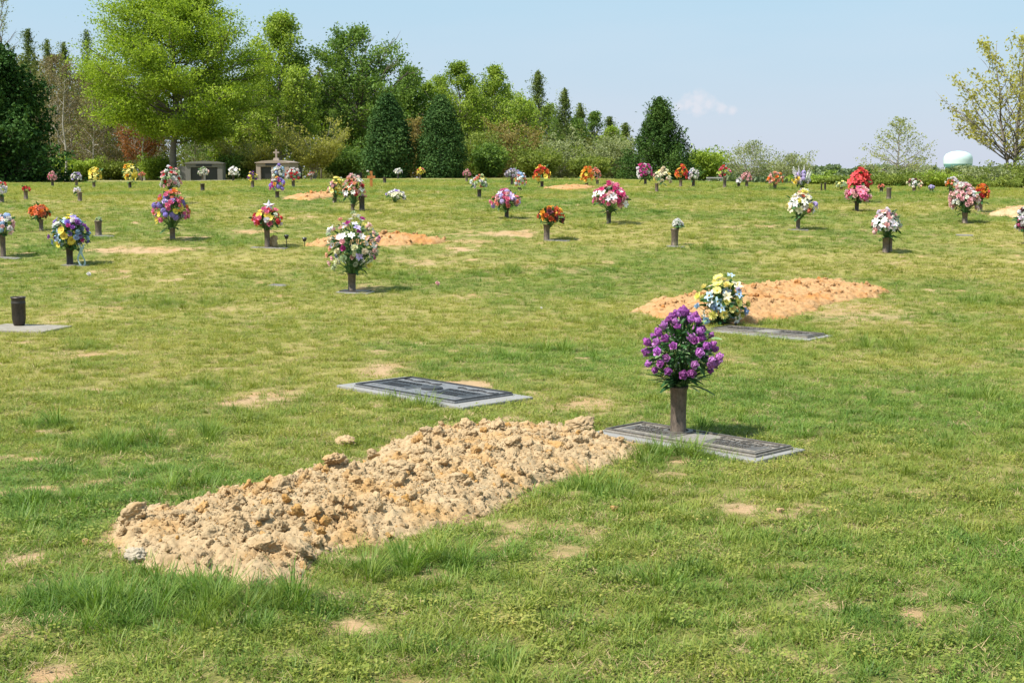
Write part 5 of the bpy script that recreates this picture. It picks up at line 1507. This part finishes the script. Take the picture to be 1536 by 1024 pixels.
m, nt = new_mat('grass_blades')
tint = nd(nt, 'Attribute', {'attribute_name': 'tint', 'attribute_type': 'INSTANCER'}).outputs['Fac']
dryi = nd(nt, 'Attribute', {'attribute_name': 'dry', 'attribute_type': 'INSTANCER'}).outputs['Fac']
g = nd(nt, 'NewGeometry')
rnd = g.outputs['Random Per Island']
f = nd(nt, 'Math', {'operation': 'MULTIPLY_ADD'}, i0=rnd, i1=.45, i2=nd(nt, 'Math', {'operation': 'MULTIPLY'}, i0=tint, i1=.55).outputs[0]).outputs[0]
cg = ramp(nt, f, [(.08, (.065, .14, .020)), (.5, (.14, .245, .038)), (.92, (.265, .35, .07))])
cy = ramp(nt, f, [(.08, (.155, .19, .028)), (.5, (.28, .295, .05)), (.82, (.40, .36, .095)), (1.0, (.48, .36, .15))])
c = mixc(nt, dryi, cg, cy)
GRASS_SOCK = c
p = nd(nt, 'BsdfPrincipled', Base_Color=c, Roughness=0.5)
p.inputs['Specular IOR Level'].default_value = 0.25
t = nd(nt, 'BsdfTranslucent', Color=mixc(nt, 1.0, c, (1.1, 1.15, .6), 'MULTIPLY'))
finish(nt, nd(nt, 'MixShader', Fac=.35, i1=p.outputs[0], i2=t.outputs[0]).outputs[0])
GRASS = m
STRAW = plain('dead_grass', (.26, .18, .085), (.45, .34, .18), 0.9, 40)

TK = [('short', GRASS)] * 4 + [('mid', GRASS)] * 4 + [('tall', GRASS)] * 3 + [('weed', GRASS)] * 2 + [('straw', STRAW)] * 2
tcol = bpy.data.collections.new('grass_tufts')
for i, (kd, mt) in enumerate(TK):
    me = tuft(kd, 500 + i); me.materials.append(mt)
    tcol.objects.link(bpy.data.objects.new('tuft_%02d' % i, me))

def scatter():
    rg = np.random.default_rng(21)
    out = []
    bands = [(3.6, 6.5, 620), (6.5, 9.5, 470), (9.5, 14, 290), (14, 20, 175), (20, 28, 105), (28, 40, 62), (40, 58, 30)]
    for y0, y1, dens in bands:
        hw = .42 * y1 + 2.8
        n = int((y1 - y0) * 2 * hw * dens)
        x = rg.uniform(-hw, hw, n); y = rg.uniform(y0, y1, n)
        keep = np.abs(x) < .42 * y + 2.8
        out.append(np.stack([x[keep], y[keep]], 1))
    P = np.concatenate(out); x, y = P[:, 0], P[:, 1]
    b = bare_at(x, y); l = lush_at(x, y); d = dry_at(x, y)
    keep = rg.random(len(x)) > np.clip((b - .22) * 1.3, 0, .96)
    for Q in MOUNDS:
        bx = (x > Q[:, 0].min() - .3) & (x < Q[:, 0].max() + .3) & (y > Q[:, 1].min() - .3) & (y < Q[:, 1].max() + .3)
        s = np.full(len(x), -9.0); s[bx] = poly_sd(Q, x[bx], y[bx])
        keep &= (s < .03) | ((s < .16) & (rg.random(len(x)) < .12))
    for r in MARKERS: keep &= ~(in_rect(x, y, r, -.012 if r[3] < 1 else -.004) & (rg.random(len(x)) < .97))
    for vx, vy, vr in VASE_SPOTS: keep &= np.hypot(x - vx, y - vy) > vr + .02
    x, y, b, l, d = (a[keep] for a in (x, y, b, l, d))
    n = len(x)
    u = rg.random(n)
    kind = rg.integers(0, 4, n)
    midp = .08 + .62 * l
    kind = np.where(u < midp, rg.integers(4, 8, n), kind)
    tallp = .003 + .20 * sstep(.35, 1.0, l)
    kind = np.where(u < tallp * .9, rg.integers(8, 11, n), kind)
    weed = (rg.random(n) < .10 + .18 * sstep(.5, .7, fbm(x * 1.7, y * 1.7, 66, 3)))
    kind = np.where(weed & (l < .45), rg.integers(11, 13, n), kind)
    kind = np.where(rg.random(n) < .13 + .35 * b, rg.integers(13, 15, n), kind)
    scl = rg.uniform(.7, 1.1, n) * (1 + .5 * sstep(9, 40, y)) * (1 - .35 * np.clip(b, 0, 1))
    scl = np.where((kind >= 8) & (kind <= 10), scl * (.45 + .55 * l) * rg.uniform(.8, 1.15, n), scl)
    tint = np.clip((fbm(x * 7, y * 7, 19, 3) - .5) * 1.0 + (fbm(x * 1.6, y * 1.6, 29, 2) - .5) * .5 + .42 + rg.uniform(-.25, .25, n), 0, 1)
    tint = np.where((kind >= 11) & (kind <= 12), np.clip(tint + .3, 0, 1), tint)
    dd = np.clip(d + (fbm(x * 5, y * 5, 39, 3) - .5) * .65 + rg.normal(0, .14, n) + .25 * ((kind >= 11) & (kind <= 12)), 0, 1)
    z = terrain(x, y) + 0.025 * (fbm(x * 4, y * 4, 8, 3) - 0.5) * sstep(60, 20, y) - .004
    me = bpy.data.meshes.new('grass')
    me.vertices.add(n)
    me.vertices.foreach_set('co', np.stack([x, y, z], 1).astype(np.float32).ravel())
    for nm, arr in (('scl', scl), ('tint', tint), ('dry', dd)):
        me.attributes.new(nm, 'FLOAT', 'POINT').data.foreach_set('value', arr.astype(np.float32))
    me.attributes.new('kind_id', 'INT', 'POINT').data.foreach_set('value', kind.astype(np.int32))
    rot = np.stack([rg.normal(0, .12, n), rg.normal(0, .12, n), rg.uniform(0, 6.283, n)], 1)
    me.attributes.new('rot', 'FLOAT_VECTOR', 'POINT').data.foreach_set('vector', rot.astype(np.float32).ravel())
    print('grass tufts', n)
    return me

gr = obj('grass', scatter())
gr['kind'] = 'stuff'
ng = bpy.data.node_groups.new('grass_scatter', 'GeometryNodeTree')
ng.interface.new_socket('Geometry', in_out='INPUT', socket_type='NodeSocketGeometry')
ng.interface.new_socket('Geometry', in_out='OUTPUT', socket_type='NodeSocketGeometry')
gi = ng.nodes.new('NodeGroupInput'); goo = ng.nodes.new('NodeGroupOutput')
ci = ng.nodes.new('GeometryNodeCollectionInfo'); ci.inputs['Collection'].default_value = tcol
ci.inputs['Separate Children'].default_value = True; ci.inputs['Reset Children'].default_value = True
ip = ng.nodes.new('GeometryNodeInstanceOnPoints'); ip.inputs['Pick Instance'].default_value = True
def named(nm, typ):
    q = ng.nodes.new('GeometryNodeInputNamedAttribute'); q.data_type = typ; q.inputs['Name'].default_value = nm
    return q.outputs['Attribute']
ng.links.new(gi.outputs[0], ip.inputs['Points'])
ng.links.new(ci.outputs['Instances'], ip.inputs['Instance'])
ng.links.new(named('kind_id', 'INT'), ip.inputs['Instance Index'])
ng.links.new(named('rot', 'FLOAT_VECTOR'), ip.inputs['Rotation'])
ng.links.new(named('scl', 'FLOAT'), ip.inputs['Scale'])
ng.links.new(ip.outputs['Instances'], goo.inputs[0])
md = gr.modifiers.new('scatter', 'NODES'); md.node_group = ng
